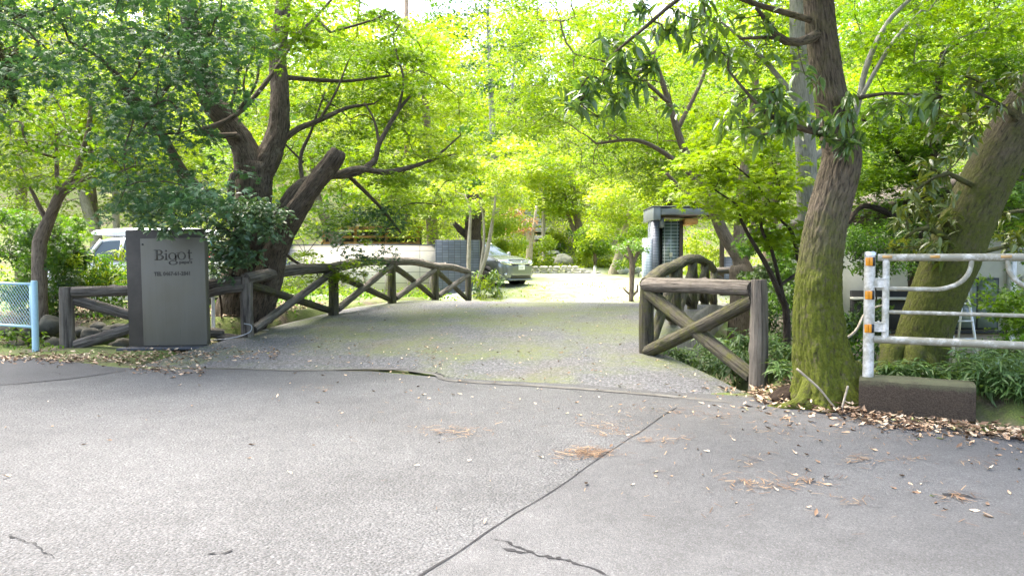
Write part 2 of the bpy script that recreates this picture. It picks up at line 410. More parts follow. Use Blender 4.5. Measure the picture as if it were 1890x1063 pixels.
class MB:
    def __init__(self):
        self.v = []; self.f = []; self.mi = []; self.uv = []
    def add(self, vs, fs, mi=0, uvs=None):
        o = len(self.v)
        self.v.extend([tuple(map(float, p)) for p in vs])
        for k, f in enumerate(fs):
            self.f.append([i + o for i in f])
            self.mi.append(mi)
            self.uv.extend(uvs[k] if uvs else [(0, 0)] * len(f))
        return self
    def box(self, c, s, rz=0.0, mi=0, rot=None):
        c = Vector(c); hx, hy, hz = s[0] / 2, s[1] / 2, s[2] / 2
        m = rot if rot is not None else Matrix.Rotation(rz, 3, 'Z')
        P = [Vector((x * hx, y * hy, z * hz)) for z in (-1, 1) for y in (-1, 1) for x in (-1, 1)]
        vs = [c + m @ p for p in P]
        fs = [[0, 2, 3, 1], [4, 5, 7, 6], [0, 1, 5, 4], [2, 6, 7, 3], [0, 4, 6, 2], [1, 3, 7, 5]]
        dims = {0: (0, 1), 1: (0, 1), 2: (0, 2), 3: (0, 2), 4: (1, 2), 5: (1, 2)}
        uvs = [[(P[i][dims[k][0]] + dims[k][0] * 0 + hx + hy, P[i][dims[k][1]] + hz) for i in f] for k, f in enumerate(fs)]
        return self.add(vs, fs, mi, uvs)
    def prism(self, poly, d0, d1, frame=None, mi=0):
        """polygon in (x, z), extruded along y d0..d1; frame maps local -> world"""
        n = len(poly)
        f = frame or (lambda x, y, z: (x, y, z))
        vs = [f(x, d0, z) for x, z in poly] + [f(x, d1, z) for x, z in poly]
        fs = [list(range(n)), list(range(2 * n - 1, n - 1, -1))]
        fs += [[i, i + n, (i + 1) % n + n, (i + 1) % n] for i in range(n)]
        return self.add(vs, fs, mi)
    def tube(self, path, radii, seg=10, mi=0, disp=None, cap=True, closed_uv=None):
        path = [Vector(p) for p in path]
        n = len(path)
        if np.isscalar(radii):
            radii = [radii] * n
        T = []
        for i in range(n):
            a = path[max(0, i - 1)]; b = path[min(n - 1, i + 1)]
            t = (b - a)
            T.append(t.normalized() if t.length > 1e-9 else Vector((0, 0, 1)))
        ref = Vector((0, 0, 1)) if abs(T[0].z) < 0.9 else Vector((1, 0, 0))
        U = T[0].cross(ref).normalized()
        vs = []; vl = 0.0; vlen = []
        for i in range(n):
            if i:
                U = (U - T[i] * U.dot(T[i]))
                U.normalize()
                vl += (path[i] - path[i - 1]).length
            W = T[i].cross(U)
            vlen.append(vl)
            for k in range(seg):
                a = 2 * math.pi * k / seg
                d = U * math.cos(a) + W * math.sin(a)
                r = radii[i]
                if disp:
                    r = disp(path[i], d, a, vl, r)
                vs.append(path[i] + d * r)
        fs = []; uvs = []
        rm = max(radii) * 2 * math.pi
        for i in range(n - 1):
            for k in range(seg):
                k2 = (k + 1) % seg
                fs.append([i * seg + k, i * seg + k2, (i + 1) * seg + k2, (i + 1) * seg + k])
                u0, u1 = rm * k / seg, rm * (k + 1) / seg
                uvs.append([(u0, vlen[i]), (u1, vlen[i]), (u1, vlen[i + 1]), (u0, vlen[i + 1])])
        if cap:
            for i, rev in ((0, True), (n - 1, False)):
                idx = [i * seg + k for k in range(seg)]
                fs.append(idx[::-1] if rev else idx)
                uvs.append([(0.02 * k, vlen[i]) for k in range(seg)])
        return self.add(vs, fs, mi, uvs)
    def build(self, name, mats, parent=None, smooth=False, bevel=0.0, angle=None):
        me = np_mesh(name, np.array(self.v), [i for f in self.f for i in f], [len(f) for f in self.f], mats,
                     smooth, self.mi, np.array(self.uv) if self.uv else None)
        o = bpy.data.objects.new(name, me)
        link(o, parent)
        if bevel:
            b = o.modifiers.new('bevel', 'BEVEL'); b.width = bevel; b.segments = 2; b.limit_method = 'ANGLE'; b.angle_limit = R(40)
        if angle:
            me.set_sharp_from_angle(angle=R(angle))
        return o

def thing(name, label, cat, loc=(0, 0, 0), rz=0.0, group=None):
    o = bpy.data.objects.new(name, None)
    o.empty_display_size = 0.2
    o.location = loc; o.rotation_euler = (0, 0, rz)
    COL.objects.link(o)
    o['label'] = label; o['category'] = cat
    if group: o['group'] = group
    return o
def tag(o, label, cat, group=None):
    o['label'] = label; o['category'] = cat
    if group: o['group'] = group
    return o
def kind(o, k, label=None):
    o['kind'] = k
    if label: o['label'] = label
    return o

def catmull(pts, n):
    P = np.array(pts, float)
    if len(P) == 2:
        return [P[0] + (P[1] - P[0]) * t for t in np.linspace(0, 1, n)]
    P = np.vstack([2 * P[0] - P[1], P, 2 * P[-1] - P[-2]])
    out = []
    m = len(P) - 3
    for t in np.linspace(0, m - 1e-9, n):
        i = int(t); u = t - i
        p0, p1, p2, p3 = P[i:i + 4]
        out.append(0.5 * ((2 * p1) + (-p0 + p2) * u + (2 * p0 - 5 * p1 + 4 * p2 - p3) * u * u + (-p0 + 3 * p1 - 3 * p2 + p3) * u ** 3))
    return out

def fbm(p, oct=3):
    s = 0.0; a = 1.0
    for _ in range(oct):
        s += a * mnoise.noise(p); p = p * 2.03; a *= 0.5
    return s

# ------------------------------------------------------------------ leaves
def fan(rim, centre):
    v = [centre] + rim
    n = len(rim)
    return np.array(v, float), [[0, i + 1, i + 2] for i in range(n - 1)]
def maple_template(lobes=7, notch=0.42):
    rim = []
    angs = np.linspace(-125, 125, lobes)
    lens = [0.42, 0.72, 0.93, 1.0, 0.93, 0.72, 0.42] if lobes == 7 else [0.55, 0.9, 1.0, 0.9, 0.55]
    rim.append((0.0, -0.06, 0))
    for i, (a, l) in enumerate(zip(angs, lens)):
        r = R(a)
        rim.append((math.sin(r) * l, math.cos(r) * l, -0.16 * l))
        if i < lobes - 1:
            r2 = R((a + angs[i + 1]) / 2)
            rim.append((math.sin(r2) * notch * l, math.cos(r2) * notch * l, 0.03))
    rim.append((0.0, -0.06, 0))
    v = [(0, 0.12, 0.03)] + rim[:-1]
    n = len(rim) - 1
    f = [[0, i + 1, (i + 1) % n + 1] for i in range(n)]
    return np.array(v), f
def blade_template(w=0.5, fold=0.12, droop=0.2, long=False):
    ys = [0.0, 0.25, 0.55, 0.82, 1.0] if not long else [0.0, 0.2, 0.45, 0.7, 0.88, 1.0]
    ws = [0.03, 0.85, 1.0, 0.55, 0.0] if not long else [0.03, 0.75, 1.0, 0.8, 0.4, 0.0]
    v = []; 
    for y, a in zip(ys, ws):
        z = -droop * y * y
        v += [(-w / 2 * a, y, z + fold * a * w), (0, y, z), (w / 2 * a, y, z + fold * a * w)]
    f = []
    for i in range(len(ys) - 1):
        o = i * 3
        f += [[o, o + 1, o + 4, o + 3], [o + 1, o + 2, o + 5, o + 4]]
    return np.array(v), f
TPL = {
    'maple7': maple_template(7), 'maple5': maple_template(5, 0.36),
    'ellipse': blade_template(0.52, 0.15, 0.22), 'long': blade_template(0.30, 0.2, 0.35, True),
    'blade': blade_template(0.14, 0.2, 0.45, True),
    'quad': (np.array([(0, 0, 0), (0.34, 0.5, 0.08), (0, 1, -0.08), (-0.34, 0.5, 0.08)]), [[0, 1, 2, 3]]),
    'tri3': (np.array([(0, 0, 0), (-0.62, 0.55, -0.1), (-0.22, 0.42, 0.05), (0, 1.0, -0.1), (0.22, 0.42, 0.05), (0.62, 0.55, -0.1)]), [[0, 2, 1], [0, 4, 3, 2], [0, 5, 4]]),
    'dead': (np.array([(-0.0, 0, 0.05), (0.17, 0.25, 0.22), (0.21, 0.6, 0.12), (0, 1.1, 0.3), (-0.19, 0.62, 0.2), (-0.15, 0.25, 0.08), (0.0, 0.5, 0.0)]),
             [[6, 0, 1], [6, 1, 2], [6, 2, 3], [6, 3, 4], [6, 4, 5], [6, 5, 0]]),
    'needle': (np.array([(-0.035, 0, 0.01), (0.035, 0, 0.01), (0.035, 1, 0.05), (-0.035, 1, 0.05)]), [[0, 1, 2, 3]]),
}
def leaf_arrays(tpl, P, D, N, S):
    """P positions, D pointing directions, N normals (n,3), S sizes -> verts, loops, sizes"""
    V, F = TPL[tpl]
    D = D / (np.linalg.norm(D, axis=1, keepdims=True) + 1e-9)
    X = np.cross(D, N); X /= (np.linalg.norm(X, axis=1, keepdims=True) + 1e-9)
    Z = np.cross(X, D)
    n, k = len(P), len(V)
    out = P[:, None, :] + S[:, None, None] * (V[None, :, 0:1] * X[:, None, :] + V[None, :, 1:2] * D[:, None, :] + V[None, :, 2:3] * Z[:, None, :])
    fl = np.array([i for f in F for i in f]); fs = np.array([len(f) for f in F])
    loops = (np.arange(n)[:, None] * k + fl[None, :]).ravel()
    return out.reshape(-1, 3), loops, np.tile(fs, n)
class Leaves:
    def __init__(self):
        self.V = []; self.L = []; self.S = []; self.M = []; self.n = 0
    def add(self, tpl, P, D, N, S, mi=0):
        if len(P) == 0: return
        v, l, s = leaf_arrays(tpl, np.asarray(P), np.asarray(D), np.asarray(N), np.asarray(S))
        self.V.append(v); self.L.append(l + self.n); self.S.append(s); self.M.append(np.full(len(s), mi)); self.n += len(v)
    def build(self, name, mats, parent=None):
        me = np_mesh(name, np.concatenate(self.V), np.concatenate(self.L), np.concatenate(self.S), mats, False, np.concatenate(self.M))
        return link(bpy.data.objects.new(name, me), parent)

def spray(lv, c, rad, n, size, tpl, mi=0, flat=0.16, tilt=0.45, droop=0.25, out=None):
    """one layered, roughly level spray of leaves around c"""
    a = rng.uniform(0, 2 * math.pi, n)
    r = rad * np.sqrt(rng.uniform(0.0, 1.0, n))
    el = rng.uniform(0.6, 1.0); ang = rng.uniform(0, math.pi)
    x = r * np.cos(a); y = r * np.sin(a) * el
    ca, sa = math.cos(ang), math.sin(ang)
    tx, ty = rng.normal(0, 0.16, 2)
    px, py = x * ca - y * sa, x * sa + y * ca
    z = rng.normal(0, flat * rad, n) - droop * r * r / max(rad, 1e-3) + tx * px + ty * py
    P = np.stack([c[0] + px, c[1] + py, c[2] + z], 1)
    ha = np.arctan2(py, px) + rng.normal(0, 0.9, n)
    D = np.stack([np.cos(ha), np.sin(ha), rng.normal(-0.25, 0.35, n)], 1)
    N = np.stack([rng.normal(0, tilt, n), rng.normal(0, tilt, n), np.ones(n)], 1)
    S = size * rng.uniform(0.6, 1.25, n)
    lv.add(tpl, P, D, N, S, mi)
def ball(lv, c, rad, n, size, tpl, mi=0, sq=(1, 1, 1)):
    """leaf clump filling a rough ball, leaves facing outwards and up"""
    d = rng.normal(0, 1, (n, 3)); d /= np.linalg.norm(d, axis=1, keepdims=True)
    r = rng.uniform(0.15, 1.0, n) ** 0.5
    P = np.array(c) + d * r[:, None] * rad * np.array(sq)
    N = d * 0.8 + np.array([0, 0, 0.7]) + rng.normal(0, 0.45, (n, 3))
    D = rng.normal(0, 1, (n, 3)) + np.array([0, 0, -0.4]) + d * 0.4
    lv.add(tpl, P, D, N, size * rng.uniform(0.6, 1.3, n), mi)
def whorl(lv, c, direction, n, size, tpl='long', mi=0, droop=0.6):
    """a twig end with a rosette of long hanging leaves"""
    dr = np.array(direction, float); dr /= np.linalg.norm(dr)
    d = rng.normal(0, 0.75, (n, 3)) + dr * 0.7 + np.array([0, 0, -droop])
    P = np.array(c) + rng.normal(0, 0.03, (n, 3)) - dr * rng.uniform(0, 0.10, (n, 1))
    N = np.stack([rng.normal(0, 0.5, n), rng.normal(0, 0.5, n), np.ones(n)], 1) + d * 0.2
    lv.add(tpl, P, d, N, size * rng.uniform(0.65, 1.2, n), mi)

# ------------------------------------------------------------------ tree skeleton
class Skel:
    def __init__(self):
        self.p = []; self.par = []; self.r = []
    def limb(self, pts, radii, step=0.12, parent=None):
        pts = [np.asarray(q, float) for q in pts]
        L = sum(np.linalg.norm(pts[i + 1] - pts[i]) for i in range(len(pts) - 1))
        n = max(3, int(L / step) + 1)
        cp = catmull(pts, n)
        rr = np.interp(np.linspace(0, len(pts) - 1, n), np.arange(len(pts)), radii)
        if parent is None and self.p:
            parent = self.nearest(pts[0])
        ids = []
        for q, r in zip(cp, rr):
            self.p.append(np.asarray(q)); self.par.append(-1 if parent is None else parent); self.r.append(float(r))
            parent = len(self.p) - 1
            ids.append(parent)
        return ids
    def nearest(self, q):
        return int(np.argmin(np.sum((np.array(self.p) - q) ** 2, 1)))
    def attach(self, tips, step=0.22, sag=0.1, wob=0.06, lo=0):
        tips = [np.asarray(t, float) for t in tips]
        A = np.array(self.p)
        order = np.argsort([np.min(np.sum((A[lo:] - t) ** 2, 1)) for t in tips])
        for oi in order:
            t = tips[oi]
            A = np.array(self.p)
            d = t - A
            dist = np.linalg.norm(d, axis=1)
            cost = dist * (1.0 + 0.35 * np.clip(-d[:, 2] / (dist + 1e-6), 0, 1)) 
            cost[:lo] += 50
            i = int(np.argmin(cost))
            L = dist[i]
            n = max(2, int(L / step) + 1)
            par = i
            a = A[i]
            perp = rng.normal(0, 1, 3)
            bend = perp * L * 0.10 + np.array([0, 0, L * sag])
            for k in range(1, n + 1):
                u = k / n
                q = a + d[i] * u + bend * (4 * u * (1 - u)) + rng.normal(0, wob * step, 3) * (u < 1)
                self.p.append(q); self.par.append(par); self.r.append(0.0)
                par = len(self.p) - 1
    def finish(self, tip=0.0045, power=2.35):
        n = len(self.p)
        acc = [0.0] * n
        for i in range(n - 1, -1, -1):
            if acc[i] == 0.0: acc[i] = tip ** power
            w = acc[i] ** (1 / power)
            if self.r[i] == 0.0:
                self.r[i] = w
            if self.par[i] >= 0:
                acc[self.par[i]] += acc[i]
        return self
    def build(self, name, mat, parent, rough=0.06, minr=0.0, maxseg=26):
        n = len(self.p)
        ch = [[] for _ in range(n)]
        roots = []
        for i, p in enumerate(self.par):
            (ch[p] if p >= 0 else roots).append(i)
        mb = MB()
        stack = [(r, None) for r in roots]
        while stack:
            s, pre = stack.pop()
            chain = [s]
            while ch[chain[-1]]:
                c = sorted(ch[chain[-1]], key=lambda k: -self.r[k])
                # keep following explicit limbs
                for o in c[1:]:
                    stack.append((o, chain[-1]))
                chain.append(c[0])
            path = [self.p[k] for k in chain]; rad = [self.r[k] for k in chain]
            if pre is not None:
                path = [self.p[pre]] + path; rad = [min(rad[0] * 1.15, self.r[pre] * 0.95)] + rad
            if len(path) < 2 or max(rad) < minr: continue
            seg = int(np.clip(max(rad) * 110, 4, maxseg))
            dsp = None
            if max(rad) > 0.05:
                def dsp(p, d, a, v, r, k=rough):
                    q = Vector((d.x * 2.2 + p.x, d.y * 2.2 + p.y, p.z * 1.3 + d.z))
                    return r * (1 + k * 2.0 * mnoise.noise(q * 1.6) + k * mnoise.noise(q * 6.0))
            mb.tube(path, rad, seg, 0, dsp)
        return mb.build(name, mat, parent, smooth=True)

def region(x0, y0, x1, y1, d0, d1, n, test=None):
    """points whose photo pixels fall in a box, at distances d0..d1"""
    out = []
    while len(out) < n:
        x, y = rng.uniform(x0, x1), rng.uniform(y0, y1)
        if test and not test(x, y): continue
        out.append(at(x, y, rng.uniform(d0, d1)))
    return out

# ------------------------------------------------------------------ terrain
EDGE = np.array([(-120, 60), (-60, 40), (-30, 26), (-12, 15.2), (-8.6, 12.05), (-7.2, 11.45), (-5.6, 10.5), (-1.95, 10.15), (-0.8, 9.55), (1.33, 8.9), (2.7, 8.15), (3.35, 7.42), (4.4, 6.3), (5.6, 5.2), (9, 2.0), (30, -16), (120, -60)], float)
def sstep(a, b, x):
    t = np.clip((x - a) / np.maximum(np.asarray(b) - np.asarray(a), 1e-6), 0, 1)
    return t * t * (3 - 2 * t)
def hz(x, y):
    x = np.asarray(x, float); y = np.asarray(y, float)
    t = (y - np.interp(x, EDGE[:, 0], EDGE[:, 1])) * 0.85
    xl = -4.85 + 0.275 * (y - 13.4)
    xr = 2.08 + 0.357 * (y - 11.1)
    far = sstep(22.5, 26.5, y)
    left = sstep(0.0, 0.6, xl - x) * (1 - far)
    right = sstep(0.15, 0.75, x - xr) * (1 - far)
    bank = y - np.where(x > -8, 13.22 + (x + 8) * 0.12, 13.22 + (-8 - x) * 0.5)
    zl = 0.42 * sstep(0.0, 0.4, bank) + 0.02 * sstep(0, 0.6, t)
    plat = sstep(2.75, 3.25, x) * (1 - sstep(1.9, 3.0, t))
    zr = -0.72 * sstep(0.3, 1.3, t) * (1 - plat) + 0.24 * sstep(0.48 * sstep(3.3, 3.7, x), 0.48 * sstep(3.3, 3.7, x) + 0.33, t) * plat
    zm = np.where(t > 0.5, -0.35, -0.03)
    z = zm * (1 - left) * (1 - right) + zl * left + zr * right
    court = 0.10 + 0.50 * sstep(24.5, 31, y) * sstep(-4.5, -0.8, x) + 0.30 * (1 - sstep(-7.0, -4.0, x)) * (1 - sstep(26, 29, y)) + np.maximum(0, y - 31) * 0.014 + 0.30 * sstep(45.2, 45.9, y) + 0.3 * sstep(46, 49, y)
    z = z * (1 - far) + court * far
    hill = np.maximum(0, y - 49) ** 1.0 * 0.34 * sstep(48, 56, y)
    side = np.maximum(0, np.abs(x + 2) - 24) * 0.30 * sstep(24, 34, y)
    z = z + np.minimum(hill + side, 34)
    z = np.where(t < 0.0, -0.03, z)
    z = z + 0.025 * np.sin(x * 2.3 + y) * np.cos(y * 1.9 - x) * sstep(0.6, 1.4, t)
    return z
gx = np.unique(np.concatenate([np.arange(-14, 14.01, 0.22), np.arange(-40, -14, 1.0), np.arange(14, 40, 1.0), np.arange(-160, -40, 8.0), np.arange(40, 161, 8.0), [-500, -300, 300, 500]]))
gy = np.unique(np.concatenate([np.arange(4, 32.01, 0.22), np.arange(32, 60, 1.0), np.arange(60, 160, 5.0), np.arange(-30, 4, 2.0), [-500, -300, -150, -80, 200, 300, 500, 800]]))
GX, GY = np.meshgrid(gx, gy)
GZ = hz(GX, GY)
V = np.stack([GX.ravel(), GY.ravel(), GZ.ravel()], 1)
ny, nx = GX.shape
ii = (np.arange(ny - 1)[:, None] * nx + np.arange(nx - 1)[None, :]).ravel()
Lp = np.stack([ii, ii + 1, ii + nx + 1, ii + nx], 1)
me = np_mesh('ground', V, Lp.ravel(), np.full(len(ii), 4), [M['ground'], M['court']], True,
             mi=(((GY[:-1, :-1].ravel() > 25.5) & (GY[:-1, :-1].ravel() < 46.5) & (np.abs(GX[:-1, :-1].ravel() - 1) < 22)).astype(int)))
kind(link(bpy.data.objects.new('ground', me)), 'structure')

# road: one asphalt sheet, its far edge following the verge
def wob(p, a=0.03):
    return p + rng.normal(0, a, 2)
edge = []
for i in range(2, len(EDGE) - 2):
    n = max(2, int(np.linalg.norm(EDGE[i + 1] - EDGE[i]) / 0.12)) if i in range(3, 14) else 2
    for k in range(n):
        q = EDGE[i] + (EDGE[i + 1] - EDGE[i]) * k / n
        edge.append(q + (np.array([0, 0.03 * mnoise.noise(Vector((q[0] * 3, q[1] * 3, 0)))]) if i in range(4, 14) else 0))
poly = [(x, y, 0.0) for x, y in edge] + [(70, -44, 0.0), (70, -80, 0.0), (-70, -80, 0.0)]
mb = MB(); mb.add(poly, [list(range(len(poly)))[::-1]])
kind(mb.build('road', M['asphalt']), 'structure')
# newer, smoother asphalt lane on the right of the joint
J0, J1 = gnd(780, 1063)[:2], gnd(1250, 752)[:2]
jd = (J1 - J0) / np.linalg.norm(J1 - J0)
Ja = J0 - jd * 6
jn = np.array([-jd[1], jd[0]])
jl = np.linalg.norm(J1 - J0)
jp = []
for k in np.linspace(-6, jl, 120):
    w = 0.012 * mnoise.noise(Vector((k * 4, 1.3, 0))) + 0.03 * mnoise.noise(Vector((k * 0.9, 4.0, 0)))
    jp.append(J0 + jd * k + jn * w)
rp = [e for e in edge if e[0] > J1[0] + 0.05 and e[1] > -5]
rp = [e - np.array([0.02, 0.06]) for e in rp]
poly = [(x, y, 0.004) for x, y in jp] + [(x, y, 0.004) for x, y in rp] + [(14, -6, 0.004), (Ja[0] + 3, -6, 0.004)]
mb = MB(); mb.add(poly, [list(range(len(poly)))[::-1]])
kind(mb.build('road_surface', M['asphalt_new']), 'structure', 'smoother dark asphalt strip right of the diagonal joint')
lp = [gnd(*q)[:2] for q in [(-420, 742), (-200, 728), (0, 711), (60, 706), (140, 698), (232, 684)]]
lp = catmull(lp, 60)
lp = [p + np.array([0, 0.05 * mnoise.noise(Vector((i * 0.7, 3.3, 0)))]) for i, p in enumerate(lp)]
le = [e - np.array([0.0, 0.06]) for e in edge if -11.5 < e[0] < lp[-1][0] - 0.1]
mb = MB(); mb.add([(x, y, 0.004) for x, y in lp] + [(x, y, 0.004) for x, y in le[::-1]], [list(range(len(lp) + len(le)))])
kind(mb.build('road_surface', M['asphalt_dark']), 'structure', 'darker asphalt patch along the left road edge')
def ribbon(mb, pts, widths, z):
    pts = [np.asarray(p[:2], float) for p in pts]
    vs = []
    for i, p in enumerate(pts):
        t = pts[min(len(pts) - 1, i + 1)] - pts[max(0, i - 1)]
        t /= np.linalg.norm(t); n = np.array([-t[1], t[0]])
        vs += [(*(p + n * widths[i] / 2), z), (*(p - n * widths[i] / 2), z)]
    mb.add(vs, [[2 * i, 2 * i + 1, 2 * i + 3, 2 * i + 2] for i in range(len(pts) - 1)])
mb = MB()
ws = [0.006 + 0.010 * abs(mnoise.noise(Vector((i * 0.21, 7, 0)))) + (0.010 if i < 70 else 0.002) for i in range(len(jp))]
ribbon(mb, jp, ws, 0.008)
def crack(px, w, z=0.008, jag=0.03, step=0.018):
    P = catmull([gnd(*q)[:2] for q in px], 2 + int(np.linalg.norm(gnd(*px[0]) - gnd(*px[-1])) / step))
    P = [p + jag * np.array([mnoise.noise(Vector((i * 0.25, 2.0, px[0][0]))), mnoise.noise(Vector((i * 0.25, 9.0, px[0][0])))]) for i, p in enumerate(P)]
    n = len(P)
    ribbon(mb, P, [w * (0.15 + 1.3 * abs(mnoise.noise(Vector((i * 0.8, 5.0, px[0][1]))))) * min(1, 4 * i / n + 0.1, 4 * (n - 1 - i) / n + 0.3) for i in range(n)], z)
crack([(905, 992), (960, 1012), (1000, 1028), (1050, 1036), (1150, 1075)], 0.05)
crack([(1745, 918), (1770, 914), (1800, 922)], 0.10)
crack([(925, 1012), (950, 1018), (975, 1022)], 0.07)
crack([(640, 687), (690, 685), (740, 683), (790, 684), (815, 693), (850, 700)], 0.04, 0.012, 0.05)
crack([(0, 712), (60, 706), (140, 698), (230, 685)], 0.035)
crack([(60, 690), (100, 688), (115, 693)], 0.04)
crack([(15, 985), (35, 995), (70, 1010), (100, 1030)], 0.022, 0.006)
crack([(380, 1025), (400, 1022), (430, 1015)], 0.025, 0.006)
kind(mb.build('road_markings', M['tar']), 'structure', 'dark cracks and joints in the asphalt')
# smooth concrete seam between road and bridge
mb = MB()
sp = [gnd(*q)[:2] for q in [(250, 676), (420, 680), (560, 684), (700, 681), (800, 690), (830, 702), (1000, 713), (1150, 724), (1300, 738), (1350, 744)]]
sp = catmull(sp, 90)
ribbon(mb, sp, [0.12 + 0.08 * mnoise.noise(Vector((i * 0.12, 3, 0))) for i in range(90)], 0.007)
kind(mb.build('kerb_strip', M['seam']), 'structure', 'smooth concrete strip where the bridge paving meets the road')

# ------------------------------------------------------------------ bridge
def LK(k): return np.array([-4.80 + 0.825 * k, 13.4 + 3.0 * k])
def RK(k): return np.array([2.03 + 1.07 * k, 11.1 + 3.0 * k])
SEAM = [gnd(*q)[:2] for q in [(262, 672), (420, 678), (560, 682), (700, 679), (800, 686), (830, 698), (1000, 709), (1150, 720), (1300, 734), (1385, 728)]]
def deckz(k):
    return float(np.interp(k, [-1, -0.6, 0, 0.5, 1, 1.5, 2, 2.5, 3, 3.5, 4, 4.6], [-0.012, 0.055, 0.145, 0.235, 0.325, 0.40, 0.43, 0.42, 0.35, 0.25, 0.15, 0.11]))
ks = np.concatenate([np.linspace(-1, 0, 12)[:-1], np.linspace(0, 4.7, 60)])
NU = 60
seam = catmull(SEAM, NU)
vs = []
for k in ks:
    for j in range(NU):
        u = j / (NU - 1)
        if k <= 0:
            e = LK(0) * (1 - u) + RK(0) * u + np.array([-0.22 * (1 - u) + 0.22 * u, 0])
            s = seam[j]
            p = s + (e - s) * (k + 1)
        else:
            p = LK(k) * (1 - u) + RK(k) * u + np.array([-0.22 * (1 - u) + 0.22 * u, 0])
        z = deckz(k) + 0.012 * mnoise.noise(Vector((p[0] * 0.9, p[1] * 0.9, 0)))
        vs.append((p[0], p[1], z))
bridge = thing('bridge', 'broad humped bridge paved in mossy grey gravel asphalt between the log railings', 'bridge')
n = len(ks)
fs = [[i * NU + j, i * NU + j + 1, (i + 1) * NU + j + 1, (i + 1) * NU + j] for i in range(n - 1) for j in range(NU - 1)]
mb = MB(); mb.add(vs, fs)
mb.build('deck', M['deck'], bridge, smooth=True)
for j, sgn in ((0, -1), (NU - 1, 1)):
    mb = MB()
    q = [(i, vs[i * NU + j]) for i in range(11, n)]
    top = [p for _, p in q]
    bot = [(p[0], p[1], -1.1) for p in top]
    m = len(top)
    out = [(p[0] + sgn * 0.12, p[1], p[2] - 0.01) for p in top]
    outb = [(p[0] + sgn * 0.12, p[1], -1.1) for p in top]
    A = [(p[0], p[1], p[2] - 0.004) for p in top] + out + outb
    F = [[i, i + 1, m + i + 1, m + i] for i in range(m - 1)] + [[m + i, m + i + 1, 2 * m + i + 1, 2 * m + i] for i in range(m - 1)] + [[0, m, 2 * m]]
    mb.add(A, F)
    mb.build('side_wall', M['concrete'], bridge)

# log railings
def log(p0, p1, r, name, mat, parent, mid=None, seed=0, knots=3):
    r = r * 0.94
    p0, p1 = np.array(p0, float), np.array(p1, float)
    L = np.linalg.norm(p1 - p0)
    pts = [p0] + ([np.array(mid)] if mid is not None else []) + [p1]
    n = max(10, int(L / 0.07))
    path = catmull(pts, n)
    rs = random.Random(seed)
    bx, by = rs.uniform(-.02, .02), rs.uniform(-.02, .02)
    path = [q + np.array([bx, 0, by]) * math.sin(math.pi * i / (n - 1)) for i, q in enumerate(path)]
    kn = [(rs.uniform(0.1, 0.9) * L, rs.uniform(0, 6.28), rs.uniform(0.2, 0.4)) for _ in range(knots)]
    o = Vector((seed * 3.7, seed * 1.3, 0))
    def dsp(p, d, a, v, rr):
        g = mnoise.noise(Vector((math.cos(a) * 3.6, math.sin(a) * 3.6, v * 0.55)) + o)
        g2 = mnoise.noise(Vector((math.cos(a) * 6.5, math.sin(a) * 6.5, v * 1.3)) + o)
        s = 1 + 0.04 * g + 0.02 - 0.07 * max(0.0, 1 - abs(g2) / 0.14) + 0.05 * mnoise.noise(Vector((v * 1.5, 0, 0)) + o)
        for kv, ka, kh in kn:
            da = (a - ka + math.pi) % (2 * math.pi) - math.pi
            s += kh * math.exp(-((v - kv) ** 2) / 0.0016 - da * da / 0.08)
        if v < 0.03 or v > L - 0.03: s *= 0.93
        return rr * s
    mb = MB()
    mb.tube(path, [r * (1.02 - 0.1 * i / (n - 1)) for i in range(n)], 44, 0, dsp)
    return mb.build(name, mat, parent, smooth=True, angle=50)

railL = thing('log_railing', 'long arched log railing with crossed braces left of the bridge, running behind the steel sign', 'railing', (-4.8, 13.4, 0.1))
railR = thing('log_railing', 'short foreshortened arched log railing right of the bridge, ending in a thick pale post', 'railing', (2.03, 11.1, 0.1))
def rail(root, K, tops, mats, rt, rp, rb, sd):
    T = [np.array([*K(k), tops[k]]) for k in range(5)]
    B = [np.array([*K(k), deckz(k) - 0.12]) for k in range(5)]
    off = np.array([*root.location])
    for k in range(5):
        log(B[k] - off, T[k] - off - np.array([0, 0, 0.03]), rp, 'post', mats[1] if k else mats[0], root, seed=sd + k, knots=2)
    for k in range(4):
        a, b = T[k] - off, T[k + 1] - off
        e = (b - a) * 0.02
        mid = (a + b) / 2 + np.array([0, 0, 0.055])
        log(a - e - np.array([0, 0, 0.05]), b + e * 0.3 - np.array([0, 0, 0.05]), rt, 'top_rail', mats[0], root, mid=mid - np.array([0, 0, 0.05]), seed=sd + 10 + k)
        d = (b - a); d[2] = 0; d /= np.linalg.norm(d); nrm = np.array([-d[1], d[0], 0])
        b0, b1 = B[k] - off + np.array([0, 0, 0.24]), B[k + 1] - off + np.array([0, 0, 0.24])
        log(a + d * 0.12 - np.array([0, 0, 0.16]) + nrm * 0.05, b1 - d * 0.12 + nrm * 0.05, rb * 0.92, 'brace', mats[1], root, seed=sd + 20 + k, knots=2)
        log(b0 + d * 0.12 - nrm * 0.04, b - d * 0.12 - np.array([0, 0, 0.16]) - nrm * 0.04, rb * 0.92, 'brace', mats[0], root, seed=sd + 30 + k, knots=2)
rail(railL, LK, [1.25, 1.42, 1.575, 1.42, 1.22], (M['log'], M['log_moss']), 0.118, 0.120, 0.092, 1)
rail(railR, RK, [1.22, 1.47, 1.62, 1.54, 1.30], (M['log_moss'], M['log_moss']), 0.118, 0.120, 0.098, 51)
